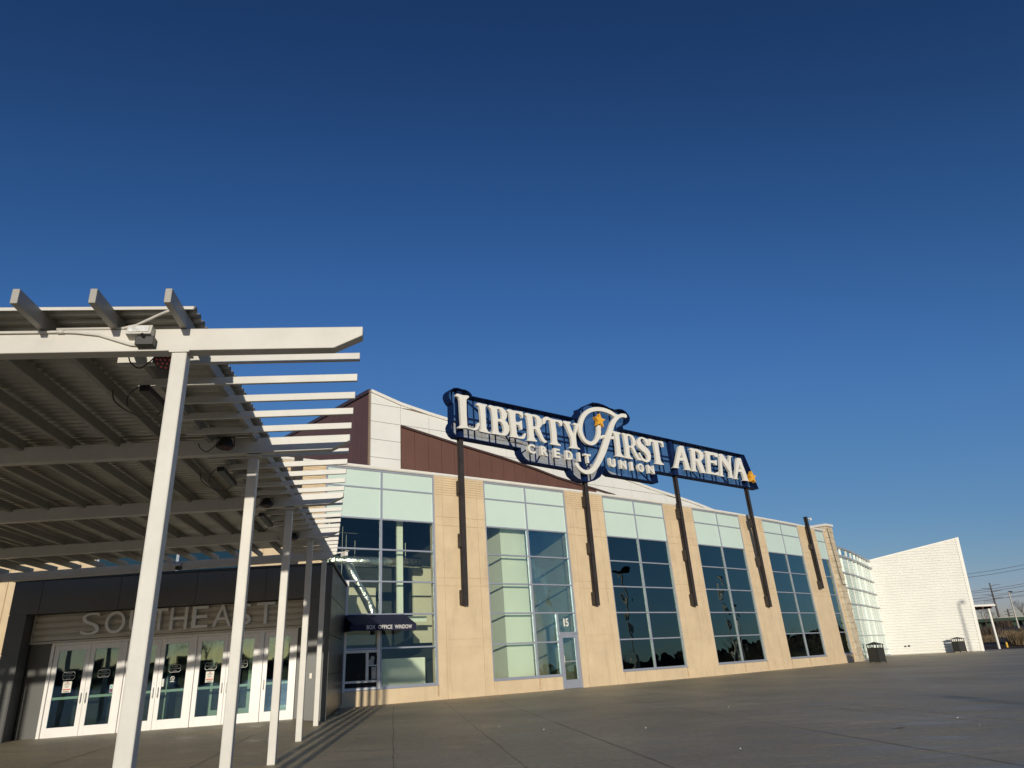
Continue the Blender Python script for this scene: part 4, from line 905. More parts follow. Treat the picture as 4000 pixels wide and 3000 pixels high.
'E2':[(16.14,8.27),(16.25,8.34),(16.53,8.34),(17.00,8.34),(17.39,8.33),(17.31,8.08),(17.11,8.08),(17.04,8.15),(16.80,8.15),(16.61,8.11),(16.57,7.83),(16.95,7.86),(17.12,7.93),(17.17,7.89),(17.10,7.58),(16.94,7.59),(16.85,7.67),(16.54,7.66),(16.49,7.41),(16.46,7.14),(16.78,7.12),(17.04,7.21),(17.16,7.25),(17.08,6.99),(16.60,6.99),(15.98,6.98),(15.98,7.02),(16.10,7.09),(16.15,7.25),(16.22,7.74),(16.27,8.17),(16.15,8.21)],
'N':[(17.41,8.28),(17.53,8.34),(17.82,8.36),(18.01,8.19),(18.25,7.88),(18.40,8.27),(18.22,8.25),(18.22,8.29),(18.40,8.35),(18.75,8.35),(18.71,8.29),(18.59,8.25),(18.43,7.65),(18.40,7.18),(18.42,7.03),(18.37,6.98),(18.02,6.97),(18.02,7.02),(18.13,7.09),(18.18,7.34),(17.97,7.59),(17.69,7.93),(17.63,7.89),(17.56,7.42),(17.50,7.08),(17.60,7.02),(17.56,6.98),(17.11,6.96),(17.11,6.99),(17.23,7.05),(17.35,7.52),(17.47,8.14),(17.40,8.21)],
'A2':[(19.13,8.29),(19.30,8.34),(19.57,8.33),(19.64,7.93),(19.78,7.50),(19.88,7.06),(19.97,7.01),(19.91,6.98),(19.32,6.95),(19.32,7.00),(19.45,7.04),(19.45,7.21),(19.38,7.46),(19.03,7.44),(18.90,7.21),(18.82,7.05),(18.94,7.02),(18.90,6.97),(18.43,6.95),(18.45,7.00),(18.58,7.07),(18.89,7.71)],
'A2h':[(19.31,7.93),(19.41,7.65),(19.14,7.63)],

}
def inside_span(t, poly):
    zs = []
    for (x0, y0), (x1, y1) in zip(poly, poly[1:]+poly[:1]):
        if (x0 <= t < x1) or (x1 <= t < x0): zs.append(y0+(y1-y0)*(t-x0)/(x1-x0))
    return sorted(zs)
OL = T['outline']
q = MB(); n = len(OL); th = 0.03
area = sum(a[0]*b[1]-b[0]*a[1] for a, b in zip(OL, OL[1:]+OL[:1])); sg_ = 1 if area > 0 else -1
def inn(i):
    a, b, c = OL[i-1], OL[i], OL[(i+1) % n]
    d1 = Vector((b[0]-a[0], b[1]-a[1])).normalized(); d2 = Vector((c[0]-b[0], c[1]-b[1])).normalized()
    n1 = Vector((-d1.y, d1.x))*sg_; n2 = Vector((-d2.y, d2.x))*sg_; m = (n1+n2); 
    k = max(0.5, 1+n1.dot(n2)); m = m/k
    return (b[0]+m.x*th, b[1]+m.y*th)
IN = [inn(i) for i in range(n)]
for i in range(n):
    j = (i+1) % n; a, b, c, d = OL[i], OL[j], IN[j], IN[i]
    q.hexa([G(a[0],0.0,a[1]),G(b[0],0.0,b[1]),G(c[0],0.0,c[1]),G(d[0],0.0,d[1]),G(a[0],0.45,a[1]),G(b[0],0.45,b[1]),G(c[0],0.45,c[1]),G(d[0],0.45,d[1])])
q.build('cabinet_rim', 'navy', sign)
vv, ff = glyph([OL], 0.004); q = MB(); q.v = [G(p[0], 0.03+p[2], p[1]) for p in vv]; q.f = ff; q.build('perforated_screen', 'screen', sign)
q = MB(); t = -0.35; k = 0
bars = []
while t < 20.6:
    zs = inside_span(t, OL)
    for z0, z1 in zip(zs[::2], zs[1::2]):
        q.box(t-0.024, t+0.024, 0.06, 0.11, z0, z1, G)
    bars.append(t); t += (0.33 if k % 2 else 0.78); k += 1
for z in (7.42, 7.66):
    q.box(-0.5, 20.4, 0.07, 0.15, z, z+0.07, G)
def bar(mb, a, b, o0=0.08, o1=0.13, w_=0.028):
    dx, dz = b[0]-a[0], b[1]-a[1]; l = math.hypot(dx, dz); nx, nz_ = -dz/l*w_, dx/l*w_
    mb.hexa([G(a[0]+nx,o0,a[1]+nz_),G(b[0]+nx,o0,b[1]+nz_),G(b[0]-nx,o0,b[1]-nz_),G(a[0]-nx,o0,a[1]-nz_),G(a[0]+nx,o1,a[1]+nz_),G(b[0]+nx,o1,b[1]+nz_),G(b[0]-nx,o1,b[1]-nz_),G(a[0]-nx,o1,a[1]-nz_)])
for a, b in (((0.25,8.6),(1.7,7.7)),((0.6,7.4),(1.3,7.7)),((2.3,7.4),(3.1,6.3)),((4.2,7.7),(5.0,8.5)),((4.1,6.2),(4.9,7.4)),((5.0,7.7),(5.7,7.4)),((7.0,6.1),(8.6,7.7)),((7.9,7.7),(8.6,8.5)),((9.7,7.4),(11.7,6.15)),((13.2,6.7),(14.3,7.4)),((15.0,7.4),(15.8,6.7)),((17.5,7.4),(18.6,6.7)),((16.4,7.4),(17.0,7.7)),((3.0,6.35),(3.8,6.9)),((9.3,7.4),(9.9,7.7)),((18.8,8.6),(19.4,7.7))):
    bar(q, a, b)
q.build('inner_frame', 'navy', sign)
q = MB()
for t in (-0.07, 13.66): pass
for t, z0, z1 in ((-0.07,6.7,8.84),(6.93,5.6,9.2),(13.66,6.66,8.62),(20.04,6.66,8.62)):
    q = MB(); q.box(t-0.11, t+0.11, 0.05, 0.30, z0, z1, G); q.build('inner_column', 'navy', sign)
for s0, t, zt in ((1.13,-0.07,6.68),(7.97,6.93,5.60),(14.80,13.66,6.66),(21.80,20.04,6.66)):
    pa, pb = Vector(F(s0, 0.17, 3.25)), Vector(G(t, 0.17, zt)); ang = FA+CV*s0
    ex = Vector((math.cos(ang), math.sin(ang), 0)); ey = Vector((math.sin(ang), -math.cos(ang), 0))
    def PP(x, y, z, pa=pa, pb=pb, ex=ex, ey=ey): k = (z-3.25)/(zt); p = pa+(pb-pa)*k; q_ = p+ex*x+ey*y; return (q_.x, q_.y, p.z)
    q = MB(); z1 = 3.25+zt
    q.box(-0.10, 0.10, 0.075, 0.092, 3.25, z1, PP); q.box(-0.10, 0.10, -0.092, -0.075, 3.25, z1, PP); q.box(-0.009, 0.009, -0.075, 0.075, 3.25, z1, PP)
    po = q.build('post', 'steel', sign)
    for z0, z1 in ((7.62, 8.15), (5.47, 6.0), (3.27, 3.83)):
        bk = MB(); bk.hexa([PP(-0.15,-0.17,z0),PP(-0.10,-0.17,z0),PP(-0.10,0.05,z0),PP(-0.15,0.05,z0),PP(-0.15,-0.17,z1),PP(-0.10,-0.17,z1),PP(-0.10,0.05,z1),PP(-0.15,0.05,z1)])
        for z in (z0+0.05, (z0+z1)/2-.03, z1-0.11): bk.hexa([PP(-0.165,-0.15,z),PP(-0.15,-0.15,z),PP(-0.15,0.0,z),PP(-0.165,0.0,z),PP(-0.165,-0.15,z+.06),PP(-0.15,-0.15,z+.06),PP(-0.15,0.0,z+.06),PP(-0.165,0.0,z+.06)])
        bk.build('bracket', 'steel', po)
def letter(rings, m='letter', dep=0.13, name='letter'):
    vv, ff = glyph(rings, dep, 0.0, -0.012); q = MB(); q.v = [G(p[0], 0.485+p[2], p[1]) for p in vv]; q.f = ff
    return q.build(name, m, sign)
for k, hs_ in (('L',()),('I',()),('B',('Bh1','Bh2')),('E',()),('R',('Rh',)),('T',()),('Y',()),('I2',()),('R2',('R2h',)),('S',()),('T2',()),('A',('Ah',)),('R3',('R3h',)),('E2',()),('N',()),('A2',('A2h',))):
    letter([T[k]]+[T[h] for h in hs_])
# script F: three strokes of varying width welded into one mesh
def stroke(pts, ws, n=6):
    P_ = []; m = len(pts)
    for i in range(m-1):
        p0, p1, p2, p3 = pts[max(i-1,0)], pts[i], pts[i+1], pts[min(i+2,m-1)]
        for j in range(n):
            f_ = j/n; P_.append((tuple(0.5*((2*b)+(-a+c)*f_+(2*a-5*b+4*c-d)*f_*f_+(-a+3*b-3*c+d)*f_**3) for a, b, c, d in zip(p0,p1,p2,p3)), ws[i]+(ws[i+1]-ws[i])*f_))
    P_.append((pts[-1], ws[-1])); Lf, Rt = [], []
    for i, (p, w_) in enumerate(P_):
        a = P_[max(i-1,0)][0]; b = P_[min(i+1,len(P_)-1)][0]; l = math.hypot(b[0]-a[0], b[1]-a[1]); nx, ny = -(b[1]-a[1])/l*w_/2, (b[0]-a[0])/l*w_/2
        Lf.append((p[0]+nx, p[1]+ny)); Rt.append((p[0]-nx, p[1]-ny))
    e, w_ = P_[-1]; a = P_[-2][0]; ang = math.atan2(e[1]-a[1], e[0]-a[0]); cap = [(e[0]+math.cos(ang+t_)*w_/2, e[1]+math.sin(ang+t_)*w_/2) for t_ in (1.05, 0.52, 0, -0.52, -1.05)]
    return Lf+cap+Rt[::-1]
q = MB()
for pts, ws, do_ in ((T['Floop'], [0.20,0.22,0.19,0.17,0.17,0.18,0.20,0.21,0.22,0.21,0.20,0.19,0.19,0.19,0.20,0.20,0.18,0.15,0.17,0.20], 0.0),
                (T['Fstem'], [0.14,0.20,0.24,0.27,0.31,0.31,0.29,0.26,0.23,0.20,0.18,0.16,0.15,0.15], 0.003), (T['Fbar'], [0.12,0.12,0.11,0.12,0.13], 0.006)):
    vv, ff = glyph([stroke(pts, ws[:len(pts)])], 0.13, 0.012); b0 = len(q.v); q.v += [G(p[0], 0.485+do_+p[2], p[1]) for p in vv]; q.f += [[b0+i for i in f_] for f_ in ff]
q.build('letter', 'letter', sign, label='large white script F with a looping swash')
for cx, cz, rot in ((8.00, 8.74, 0.06), (20.22, 7.25, 0.05)):
    ring = [(cx+(0.37 if i % 2 == 0 else 0.155)*math.sin(math.pi*i/5+rot), cz+(0.37 if i % 2 == 0 else 0.155)*math.cos(math.pi*i/5+rot)) for i in range(10)]
    vv, ff = glyph([ring], 0.22, 0.0); q = MB(); q.v = [G(p[0], 0.56+p[2], p[1]) for p in vv]; q.f = ff; q.build('star', 'yellow', sign)
SANS = [('C',3.30,3.72),('R',4.06,4.46),('E',4.84,5.20),('D',5.57,5.98),('I',6.34,6.47),('T',6.74,7.16),('U',8.40,8.82),('N',9.15,9.58),('I',9.90,10.06),('O',10.41,10.86),('N',11.16,11.63)]
for ch, a, b in SANS:
    vv, ff = fit_text(ch, a, b, 6.44, 6.885, 0.16, 0.035); q = MB(); q.v = [G(p[0], 0.47+p[2], p[1]) for p in vv]; q.f = ff; q.build('letter', 'letter', sign)
# spare post at the right end
sp5 = thing('steel_post', 'dark steel post on brackets beside the last window, without any sign', 'post', F(29.06, 0.2, 4.45))
q = MB(); q.box(28.95, 29.17, 0.25, 0.272, 4.45, 9.02, F); q.box(28.95, 29.17, 0.08, 0.102, 4.45, 9.02, F); q.box(29.05, 29.07, 0.10, 0.25, 4.45, 9.02, F); q.build('shaft', 'steel', sp5)
q = MB()
for z0, z1 in ((4.4,4.9),(6.9,7.2)): q = MB(); q.box(28.86, 28.95, 0.0, 0.25, z0, z1, F); q.build('bracket', 'steel', sp5)
pw = thing('steel_post', 'dark steel post seen between the canopy slats, left of the ticket window', 'post', F(-5.62, 0.2, 3.25))
q = MB(); q.box(-5.73, -5.51, 0.25, 0.272, 3.25, 9.02, F); q.box(-5.73, -5.51, 0.08, 0.102, 3.25, 9.02, F); q.box(-5.63, -5.61, 0.10, 0.25, 3.25, 9.02, F); q.build('shaft', 'steel', pw)
for z0, z1 in ((3.3, 3.85), (5.5, 6.0), (7.65, 8.15)): q = MB(); q.box(-5.82, -5.73, 0.0, 0.25, z0, z1, F); q.build('bracket', 'steel', pw)
t = thing('security_camera', 'small white camera at the head of the spare steel post', 'camera', F(29.3, 0.4, 8.9))
q = MB(); q.box(29.18, 29.42, 0.30, 0.42, 8.85, 8.93, F); q.build('housing', 'white', t, bevel=0.01); q = MB(); q.tube([F(29.30,0.4,8.78),F(29.30,0.4,8.86)],0.06,12); q.build('dome', 'white', t)

# ------------------------------------------------------------------ LITTER BINS
def trash(x, y, rz, label):
    t = thing('trash_can', label, 'trash can', (x, y, 0), 'black metal trash cans on the plaza')
    t.rotation_euler = (0, 0, rz); OFF[t] = Vector((0, 0, 0)); t.scale = (0.86, 0.86, 0.95)
    q = MB(); h = 0.36
    for sx in (-1, 1):
        for sy in (-1, 1): q.box(sx*h-0.025, sx*h+0.025, sy*h-0.025, sy*h+0.025, 0.0, 1.06)
    for z in (0.06, 0.84):
        for s_ in (-1, 1): q.box(-h, h, s_*h-0.02, s_*h+0.02, z, z+0.04); q.box(s_*h-0.02, s_*h+0.02, -h, h, z, z+0.04)
    for x_ in (-0.12, 0.12):
        for s_ in (-1, 1): q.box(x_-0.015, x_+0.015, s_*h-0.015, s_*h+0.015, 0.88, 1.05); q.box(s_*h-0.015, s_*h+0.015, x_-0.015, x_+0.015, 0.88, 1.05)
    q.build('frame', 'black', t, bevel=0.005)
    q = MB()
    for s_ in (-1, 1): q.box(-h+.02, h-.02, s_*h-0.008, s_*h+0.008, 0.08, 0.85); q.box(s_*h-0.008, s_*h+0.008, -h+.02, h-.02, 0.08, 0.85)
    q.build('side_panel', mat('perforated_black_panel', (0.035,0.034,0.03), 0.6, var=0.3, vscale=14), t)
    q = MB(); e = 0.43; q.hexa([(-e,-e,1.05),(e,-e,1.05),(e,e,1.05),(-e,e,1.05),(-e,-e,1.075),(e,-e,1.075),(e,e,1.075),(-e,e,1.075)]); q.hexa([(-e,-e,1.078),(e,-e,1.078),(e,e,1.078),(-e,e,1.078),(-.03,-.03,1.22),(.03,-.03,1.22),(.03,.03,1.22),(-.03,.03,1.22)]); q.build('roof', 'black', t)
    q = MB(); q.box(-0.28,0.28,-0.28,0.28,0.08,0.86); q.build('liner', 'black', t)
    return t
trash(20.9, 44.9, 0.55, 'black square trash can with a peaked lid beside the stone pier')
trash(34.7, 60.2, 0.25, 'dark square trash can with a peaked lid against the white ribbed wall')

# ------------------------------------------------------------------ BEYOND THE PLAZA
def AE(az, el, d): a = R(az); return (math.sin(a)*d, math.cos(a)*d, H+d*math.tan(R(el)))
bm = MB(); rows = [(76,0.0),(80,0.30),(88,0.62),(96,0.75),(112,1.2),(130,2.0),(150,2.2),(200,2.3),(420,2.4)]
azs = [20,24,28,30,31,32,33,34,35,38,42,50,60]
ix = {}
random.seed(5)
for i, (d, z) in enumerate(rows):
    for j, az in enumerate(azs):
        ix[i, j] = len(bm.v); x, y, _ = AE(az, 0, d); bm.v.append((x, y, (z+random.uniform(-.06,.06) if i else -0.05)))
for i in range(len(rows)-1):
    for j in range(len(azs)-1): bm.f.append([ix[i,j], ix[i,j+1], ix[i+1,j+1], ix[i+1,j]])
bm.build('mulch_bank', 'mulch', kind='structure')
# dry grass and brush
def blades(cx, cy, cz, rad, n, h, m, seed, dens=0.02):
    random.seed(seed); q = MB()
    for i in range(n):
        r = rad*math.sqrt(random.random()); a = random.random()*6.283; x, y = cx+r*math.cos(a), cy+r*math.sin(a); hh = h*random.uniform(0.5,1.1); lx, ly = random.uniform(-.25,.25)*hh, random.uniform(-.25,.25)*hh; b = random.random()*3.14; w_ = dens
        q.poly([(x-w_*math.cos(b),y-w_*math.sin(b),cz),(x+w_*math.cos(b),y+w_*math.sin(b),cz),(x+lx,y+ly,cz+hh)])
    return q
q = MB(); random.seed(11)
for i in range(3800):
    az = random.uniform(30, 37); d = random.uniform(96, 130); x, y, _ = AE(az, 0, d); z = 0.72+(d-96)/34*1.0; hh = random.uniform(0.12, 0.36); b = random.random()*3.14; w_ = 0.06
    q.poly([(x-w_*math.cos(b),y-w_*math.sin(b),z-0.1),(x+w_*math.cos(b),y+w_*math.sin(b),z-0.1),(x+random.uniform(-.2,.2),y,z+hh)])
q.build('dry_grass', 'reed', kind='stuff', label='tan dry grass and brush covering the bank behind the plaza', cat='grass')
for n_, (az, d, h, lb) in enumerate(((33.35, 80, 1.15, 'large tan clump of ornamental grass at the right edge of the plaza'), (31.6, 86, 0.8, 'small tan clump of ornamental grass behind the end of the ribbed wall'))):
    x, y, _ = AE(az, 0, d); q = blades(x, y, 0.25, 0.9, 900, h, 'reed', 20+n_, 0.03); o = q.build('ornamental_grass', 'reed', label=lb, cat='grass clump', group='ornamental grass clumps', origin=(x, y, 0.25))
# bare trees
def tree_mesh(seed, h, spread=0.5, depth=5, lean=0.0):
    random.seed(seed); tk = MB(); tw = MB()
    def grow(p, d, l, r, k):
        n = 3; pts = [p]; q = p; dd = d
        for i in range(n):
            dd = (dd + Vector((random.uniform(-.16,.16), random.uniform(-.16,.16), random.uniform(-.02,.12)))).normalized(); q = q+dd*(l/n); pts.append(q)
        (tk if k < 2 else tw).tube(pts, [r, r*.88, r*.76, r*.62], 6 if k < 2 else 3, caps=False)
        if k >= depth: return
        nb_ = 3 if k < 1 else random.choice((2, 3))
        for i in range(nb_):
            a = random.random()*6.283; s_ = spread*random.uniform(.6, 1.3)
            x = dd.cross(Vector((0.3, 0.2, 1))).normalized(); y = dd.cross(x)
            nd = (dd + (x*math.cos(a)+y*math.sin(a))*s_).normalized(); grow(pts[-1 if i else -1], nd, l*random.uniform(.62,.82), r*.58, k+1)
        if k >= 1:
            a = random.random()*6.283; x = dd.cross(Vector((0.3,0.2,1))).normalized(); y = dd.cross(x)
            grow(pts[1], (dd+(x*math.cos(a)+y*math.sin(a))*spread*1.3).normalized(), l*.55, r*.4, k+2)
    grow(Vector((0,0,0)), Vector((lean,0,1)).normalized(), h*.30, h*.022, 0)
    return tk, tw
protos = []
def tree(x, y, z, k, label, s=1.0, rz=0.0, group=None):
    seeds = [101, 202, 303]
    if len(protos) <= k or protos[k] is None:
        tk, tw = tree_mesh(seeds[k], 9.0, (0.5, 0.6, 0.45)[k], 6)
        t = thing('bare_tree', label, 'tree', (0,0,0), group); OFF[t] = Vector((0,0,0))
        tk.build('trunk', 'bark', t); tw.build('crown', 'twig', t)
        while len(protos) <= k: protos.append(None)
        protos[k] = t
    else: t = copy_tree(protos[k]); t['label'] = label; 
    if group: t['group'] = group
    t.location = (x, y, z); t.scale = (s, s, s); t.rotation_euler = (0, 0, rz)
    return t
x, y, _ = AE(31.75, 0, 122); tree(x, y, 1.6, 0, 'bare tree behind the white canopy post beyond the ribbed wall', 0.40, 1.0, 'bare trees beyond the plaza')
x, y, _ = AE(32.25, 0, 135); tree(x, y, 1.9, 1, 'lower bare tree just right of the far canopy post', 0.32, 2.0, 'bare trees beyond the plaza')
x, y, _ = AE(33.95, 0, 170); tree(x, y, 2.0, 2, 'bare tree at the far right edge of the picture beyond the green shed', 0.62, 3.0, 'bare trees beyond the plaza')
x, y, _ = AE(31.0, 0, 118); tree(x, y, 1.5, 1, 'bare tree mostly hidden behind the right end of the ribbed wall', 0.36, 4.0, 'bare trees beyond the plaza')
# shrubs as twig mounds
def shrub(x, y, z, h, seed, label):
    q = blades(x, y, z, h*0.9, 500, h, 'twig', seed, 0.03); q.build('shrub', 'twig', label=label, cat='shrub', group='bare shrubs beyond the plaza', origin=(x, y, z))
for n_, (az, d, h, lb) in enumerate(((33.15, 172, 1.3, 'round brown shrub above the green shed roof, left one'), (33.6, 176, 1.6, 'round brown shrub above the green shed roof, right one'), (31.8, 104, 1.4, 'brown shrub behind the white canopy post'), (32.8, 118, 1.1, 'brown shrub below the green shed'))):
    x, y, _ = AE(az, 0, d); shrub(x, y, 1.9 if d > 110 else 0.9, h, 40+n_, lb)
# dark green shed
def AB(a, b, z, az0=31.0, az1=36.5, d=150):
    p0 = AE(az0, 0, d); p1 = AE(az1, 0, d*1.0); dx, dy = p1[0]-p0[0], p1[1]-p0[1]; l = math.hypot(dx, dy); return (p0[0]+dx*a-dy/l*b*-1*-1, p0[1]+dy*a+dx/l*b*-1*-1, z)
sh_ = thing('long_shed', 'long low dark green shed across the background right of the ribbed wall', 'building', AB(0.3, 0, 2))
q = MB(); q.box(0, 1, 0.3, 8, 1.6, 2.85, AB); q.build('wall', 'shedg', sh_)
q = MB(); q.box(-0.02, 1.02, -0.7, 9, 3.05, 3.55, AB); q.build('roof', 'shedg', sh_)
q = MB(); q.box(-0.02, 1.02, -0.8, 9.1, 3.56, 3.68, AB); q.build('roof_edge_trim', 'shedw', sh_)
q = MB(); q.box(0, 1, 0.0, 0.3, 2.85, 3.05, AB); 
for k in range(9): q.box(0.02+k*0.12, 0.03+k*0.12, -0.5, 0.3, 1.5, 3.05, AB)
q.build('support', 'black', sh_)
# small white shelter beyond the wing wall
sl_ = thing('shelter', 'white flat-roofed shelter with slim posts just beyond the ribbed wall', 'shelter', (41.2, 65.5, 0))
p = Vector(AE(32.15, 0, 77)); p.z = 0
q = MB(); q.hexa([(36.9,64.9,3.55),(41.55,65.0,3.52),(43.0,68.0,3.52),(36.9,68.0,3.55),(36.9,64.9,3.72),(41.55,65.0,3.70),(43.0,68.0,3.70),(36.9,68.0,3.72)]); q.build('roof', 'white', sl_, bevel=0.05)
q = MB()
for k in range(6): x = 37.3+k*0.78; q.box(x, x+0.09, 65.1, 67.8, 3.34, 3.51)
q.build('rafter', mat('red_brown_paint', (0.16,0.05,0.04), 0.6), sl_)
q = MB(); q.tube([(40.98,65.2,0),(40.98,65.2,3.34)],0.10,10); q.build('post', 'white', sl_); q = MB(); q.tube([(37.2,65.2,0),(37.2,65.2,3.34)],0.10,10); q.build('post', 'white', sl_)
bo = thing('bollard', 'short yellow bollard to the right of the shelter post', 'bollard', AE(32.6, 0, 78)[:2]+(0,))
x, y, _ = AE(32.6, 0, 78); q = MB(); q.tube([(x,y,0),(x,y,0.48),(x,y,0.54)],[0.085,0.085,0.04],12); q.build('post', 'yel', bo)
q = MB(); q.box(x-0.12, x+0.12, y-0.12, y+0.12, 0.0, 0.05); q.build('footing', 'concrete', bo)
# light pole and transmission poles
def lamp(x, y, z0, h, label, group, heads=1, scale=1.0):
    t = thing('parking_light', label, 'light pole', (x, y, z0), group)
    q = MB(); q.tube([(x,y,z0),(x,y,z0+h)],[0.13*scale,0.08*scale],8); q.build('pole', 'ribbed', t)
    q = MB()
    for k in range(heads):
        a = 2*math.pi*k/max(1, heads)+0.4; dx, dy = math.cos(a), math.sin(a)
        q.tube([(x,y,z0+h-0.1),(x+dx*0.5*scale,y+dy*0.5*scale,z0+h)],0.04*scale,6)
        q.hexa([(x+dx*.4*scale-.22*scale,y+dy*.4*scale-.22*scale,z0+h-.08),(x+dx*.4*scale+.22*scale,y+dy*.4*scale-.22*scale,z0+h-.08),(x+dx*.4*scale+.22*scale,y+dy*.4*scale+.22*scale,z0+h-.08),(x+dx*.4*scale-.22*scale,y+dy*.4*scale+.22*scale,z0+h-.08),
                (x+dx*.4*scale-.18*scale,y+dy*.4*scale-.18*scale,z0+h+.12),(x+dx*.4*scale+.18*scale,y+dy*.4*scale-.18*scale,z0+h+.12),(x+dx*.4*scale+.18*scale,y+dy*.4*scale+.18*scale,z0+h+.12),(x+dx*.4*scale-.18*scale,y+dy*.4*scale+.18*scale,z0+h+.12)])
    q.build('lamp_head', 'black', t); return t
x, y, _ = AE(33.5, 0, 125); lamp(x, y, 1.7, 4.9, 'slim grey parking lot light pole standing before the green shed', None, 1, 1.0)
def pylon(az, d, z0, z1, label):
    x, y, _ = AE(az, 0, d); t = thing('utility_pole', label, 'utility pole', (x, y, z0), 'transmission poles in the distance')
    q = MB(); q.tube([(x,y,z0),(x,y,z1)],[0.55*d/400,0.28*d/400],8); q.build('pole', mat('weathered_steel', (0.10,0.085,0.08), 0.8), t)
    q = MB(); hh = z1-z0
    for f_, sgn in ((0.93,1),(0.80,1),(0.66,1),(0.87,-1),(0.73,-1),(0.60,-1)):
        z = z0+hh*f_; L_ = hh*0.16*sgn
        q.tube([(x,y,z),(x+L_*0.5,y-L_*0.3,z+hh*0.02),(x+L_,y-L_*0.6,z+hh*0.022)],[0.16*d/400,0.12*d/400,0.08*d/400],6)
    q.build('cross_arm', MATS['weathered_steel'], t); return t
pylon(32.6, 400, 2.0, 22.6, 'tall tapering steel transmission pole, larger of the two in the distance')
pylon(33.17, 640, 2.0, 16.6, 'faint small transmission pole low above the green shed')
for n_, (e0, e1) in enumerate(((3.77,4.02),(3.56,3.79),(2.66,2.90),(2.56,2.74),(2.17,2.48),(2.02,2.24),(2.50,2.35),(2.35,1.95))):
    a, b = AE(29.5, e0-0.13, 395), AE(36.5, e1+0.2, 405); q = MB(); pts_ = []
    for i in range(13): f_ = i/12; pts_.append((a[0]+(b[0]-a[0])*f_, a[1]+(b[1]-a[1])*f_, a[2]+(b[2]-a[2])*f_-1.2*math.sin(math.pi*f_)*0.8))
    q.tube(pts_, 0.085 if n_ < 6 else 0.05, 4); q.build('power_line', MATS['weathered_steel'], label='dark power line at the far right, %s' % ('highest of the eight','second from the top','third from the top','fourth from the top','fifth from the top','sixth from the top','fine wire sloping down from the pole, upper','fine wire sloping down from the pole, lower')[n_], cat='power line', group='power lines at the right')

# surroundings mirrored in the windows: trees and light masts out of frame
random.seed(77)
for k in range(16):
    ang = R(-62+k*9.0); d = 116+random.uniform(-6, 10); x, y = 15+math.cos(ang)*d, 20+math.sin(ang)*d*0.95
    az = math.degrees(math.atan2(x, y))
    if 0 < az < 47 and y > 0: continue
    tree(x, y, 0, k % 3, 'bare tree among those across the parking lot outside the picture', random.uniform(0.95, 1.2), random.random()*6, 'bare trees across the parking lot')
for k in range(5):
    tree(-22+k*9+random.uniform(-2, 2), -66-random.uniform(0, 8), 0, k % 3, 'bare tree in the row behind the photographer', random.uniform(0.75, 0.95), random.random()*6, 'bare trees behind the photographer')
q = MB(); random.seed(8); 
for k in range(60):
    a = R(-75+k*1.95); d = 135; x, y = 15+math.cos(a)*d, 20+math.sin(a)*d; a2 = R(-75+(k+1)*1.95); x2, y2 = 15+math.cos(a2)*d, 20+math.sin(a2)*d
    if math.degrees(math.atan2(x2, y2)) < 44 and y2 > 0: break
    h0 = random.uniform(6.3, 8.0); 
    for j in range(6):
        f0, f1 = j/6, (j+1)/6; hh = h0+random.uniform(-0.8, 0.8)
        xa, ya, xb, yb = x+(x2-x)*f0, y+(y2-y)*f0, x+(x2-x)*f1, y+(y2-y)*f1
        q.hexa([(xa,ya,-.1),(xb,yb,-.1),(xb*1.04,yb*1.04,-.1),(xa*1.04,ya*1.04,-.1),(xa,ya,hh),(xb,yb,hh+random.uniform(-.8,.8)),(xb*1.04,yb*1.04,hh),(xa*1.04,ya*1.04,hh)])
q.build('distant_wood', mat('bare_wood_mass', (0.045,0.037,0.028), 1.0, var=0.5, vscale=0.6, bump=1, bscale=2, bdist=0.5), kind='stuff', label='dark bare wood closing the parking lot outside the picture', cat='wood')
q = MB(); random.seed(18)
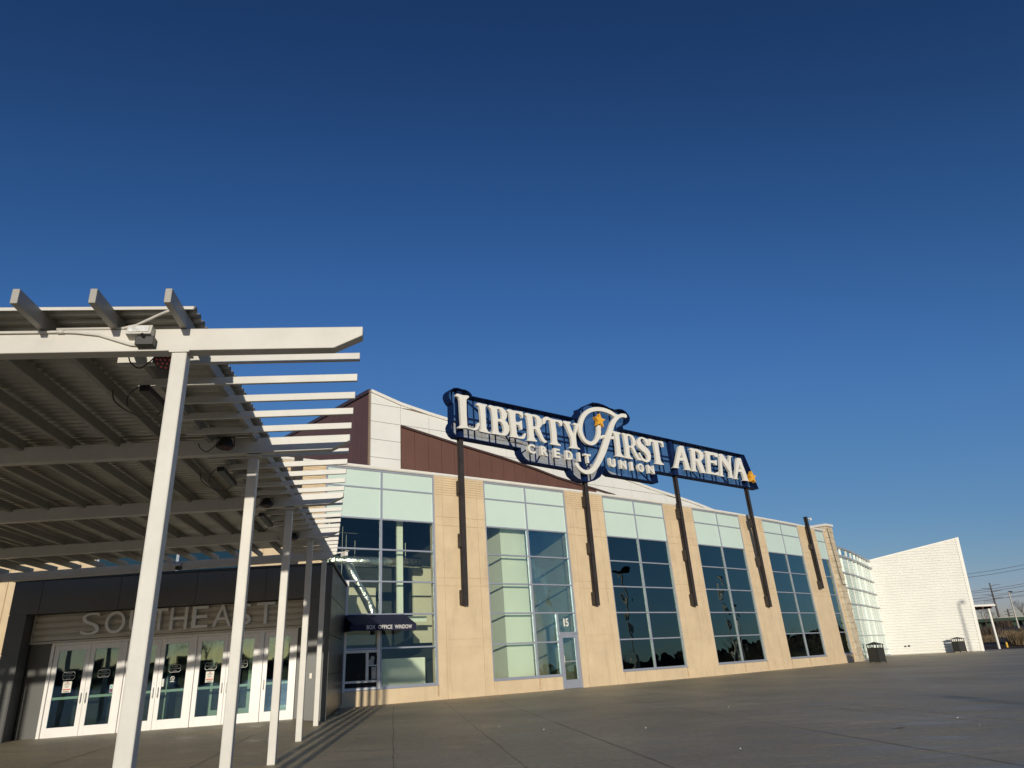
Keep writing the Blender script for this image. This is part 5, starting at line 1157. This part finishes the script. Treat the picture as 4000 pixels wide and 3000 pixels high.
for k in range(90):
    xa, xb = -60+k*1.2, -60+(k+1)*1.2; hh = random.uniform(2.0, 3.1); q.hexa([(xa,-74,-.1),(xb,-74,-.1),(xb,-72,-.1),(xa,-72,-.1),(xa,-74,hh),(xb,-74,hh+random.uniform(-.4,.4)),(xb,-72,hh),(xa,-72,hh)])
q.build('distant_hedge', bpy.data.materials['bare_wood_mass'], kind='stuff', label='dark low hedge behind the photographer outside the picture', cat='hedge')
lamp(40.3, 21.5, 0, 9.8, 'light pole outside the picture whose shadow falls on the ribbed wall', None, 1, 0.9)
lamp(14.0, -21.7, 0, 6.0, 'light pole behind the photographer whose shadow tip lies on the plaza', None, 1, 0.8)
lamp(84.6, 27.7, 0, 17.4, 'tall light mast with a cluster of lamps, mirrored in the windows', None, 9, 2.6)
lamp(69.9, 47.0, 0, 12.7, 'parking lot light pole outside the picture, taller one', None, 1, 1.6)
lamp(70.6, 49.9, 0, 8.9, 'parking lot light pole outside the picture, lower one', None, 2, 1.3)
# leaf litter and specks on the plaza
random.seed(9)
LF = [(6.0,12.6,0.10),(9.0,12.2,0.12),(2.2,14.6,0.015),(0.3,15.2,0.015),(4.8,18.4,0.015),(3.0,11.2,0.012),(7.6,13.8,0.02)]
for n_, (x, y, s_) in enumerate(LF[:2]):
    q = MB(); k = 9; q.poly([(x+s_*math.cos(2*math.pi*i/k)*random.uniform(.5,1.1), y+s_*0.8*math.sin(2*math.pi*i/k)*random.uniform(.5,1.1), 0.008+random.uniform(0,.025)) for i in range(k)])
    q.build('dead_leaf', ('reed', 'redink')[n_], label=('pale dry leaf lying on the plaza', 'reddish leaf lying on the plaza to the right of the pale one')[n_], cat='leaf')
q = MB()
for x, y, s_ in LF[2:]+[(random.uniform(-2,14), random.uniform(9,30), random.uniform(.004,.010)) for _ in range(14)]:
    q.hexa([(x-s_,y-s_*.6,0.004),(x+s_,y-s_*.5,0.004),(x+s_*.8,y+s_*.5,0.004),(x-s_*.7,y+s_*.6,0.004),(x-s_*.6,y-s_*.3,0.012),(x+s_*.6,y-s_*.3,0.014),(x+s_*.5,y+s_*.3,0.012),(x-s_*.4,y+s_*.3,0.012)])
q.build('gravel_specks', 'stick', kind='stuff', label='pale grit and crumbs scattered over the plaza', cat='grit')
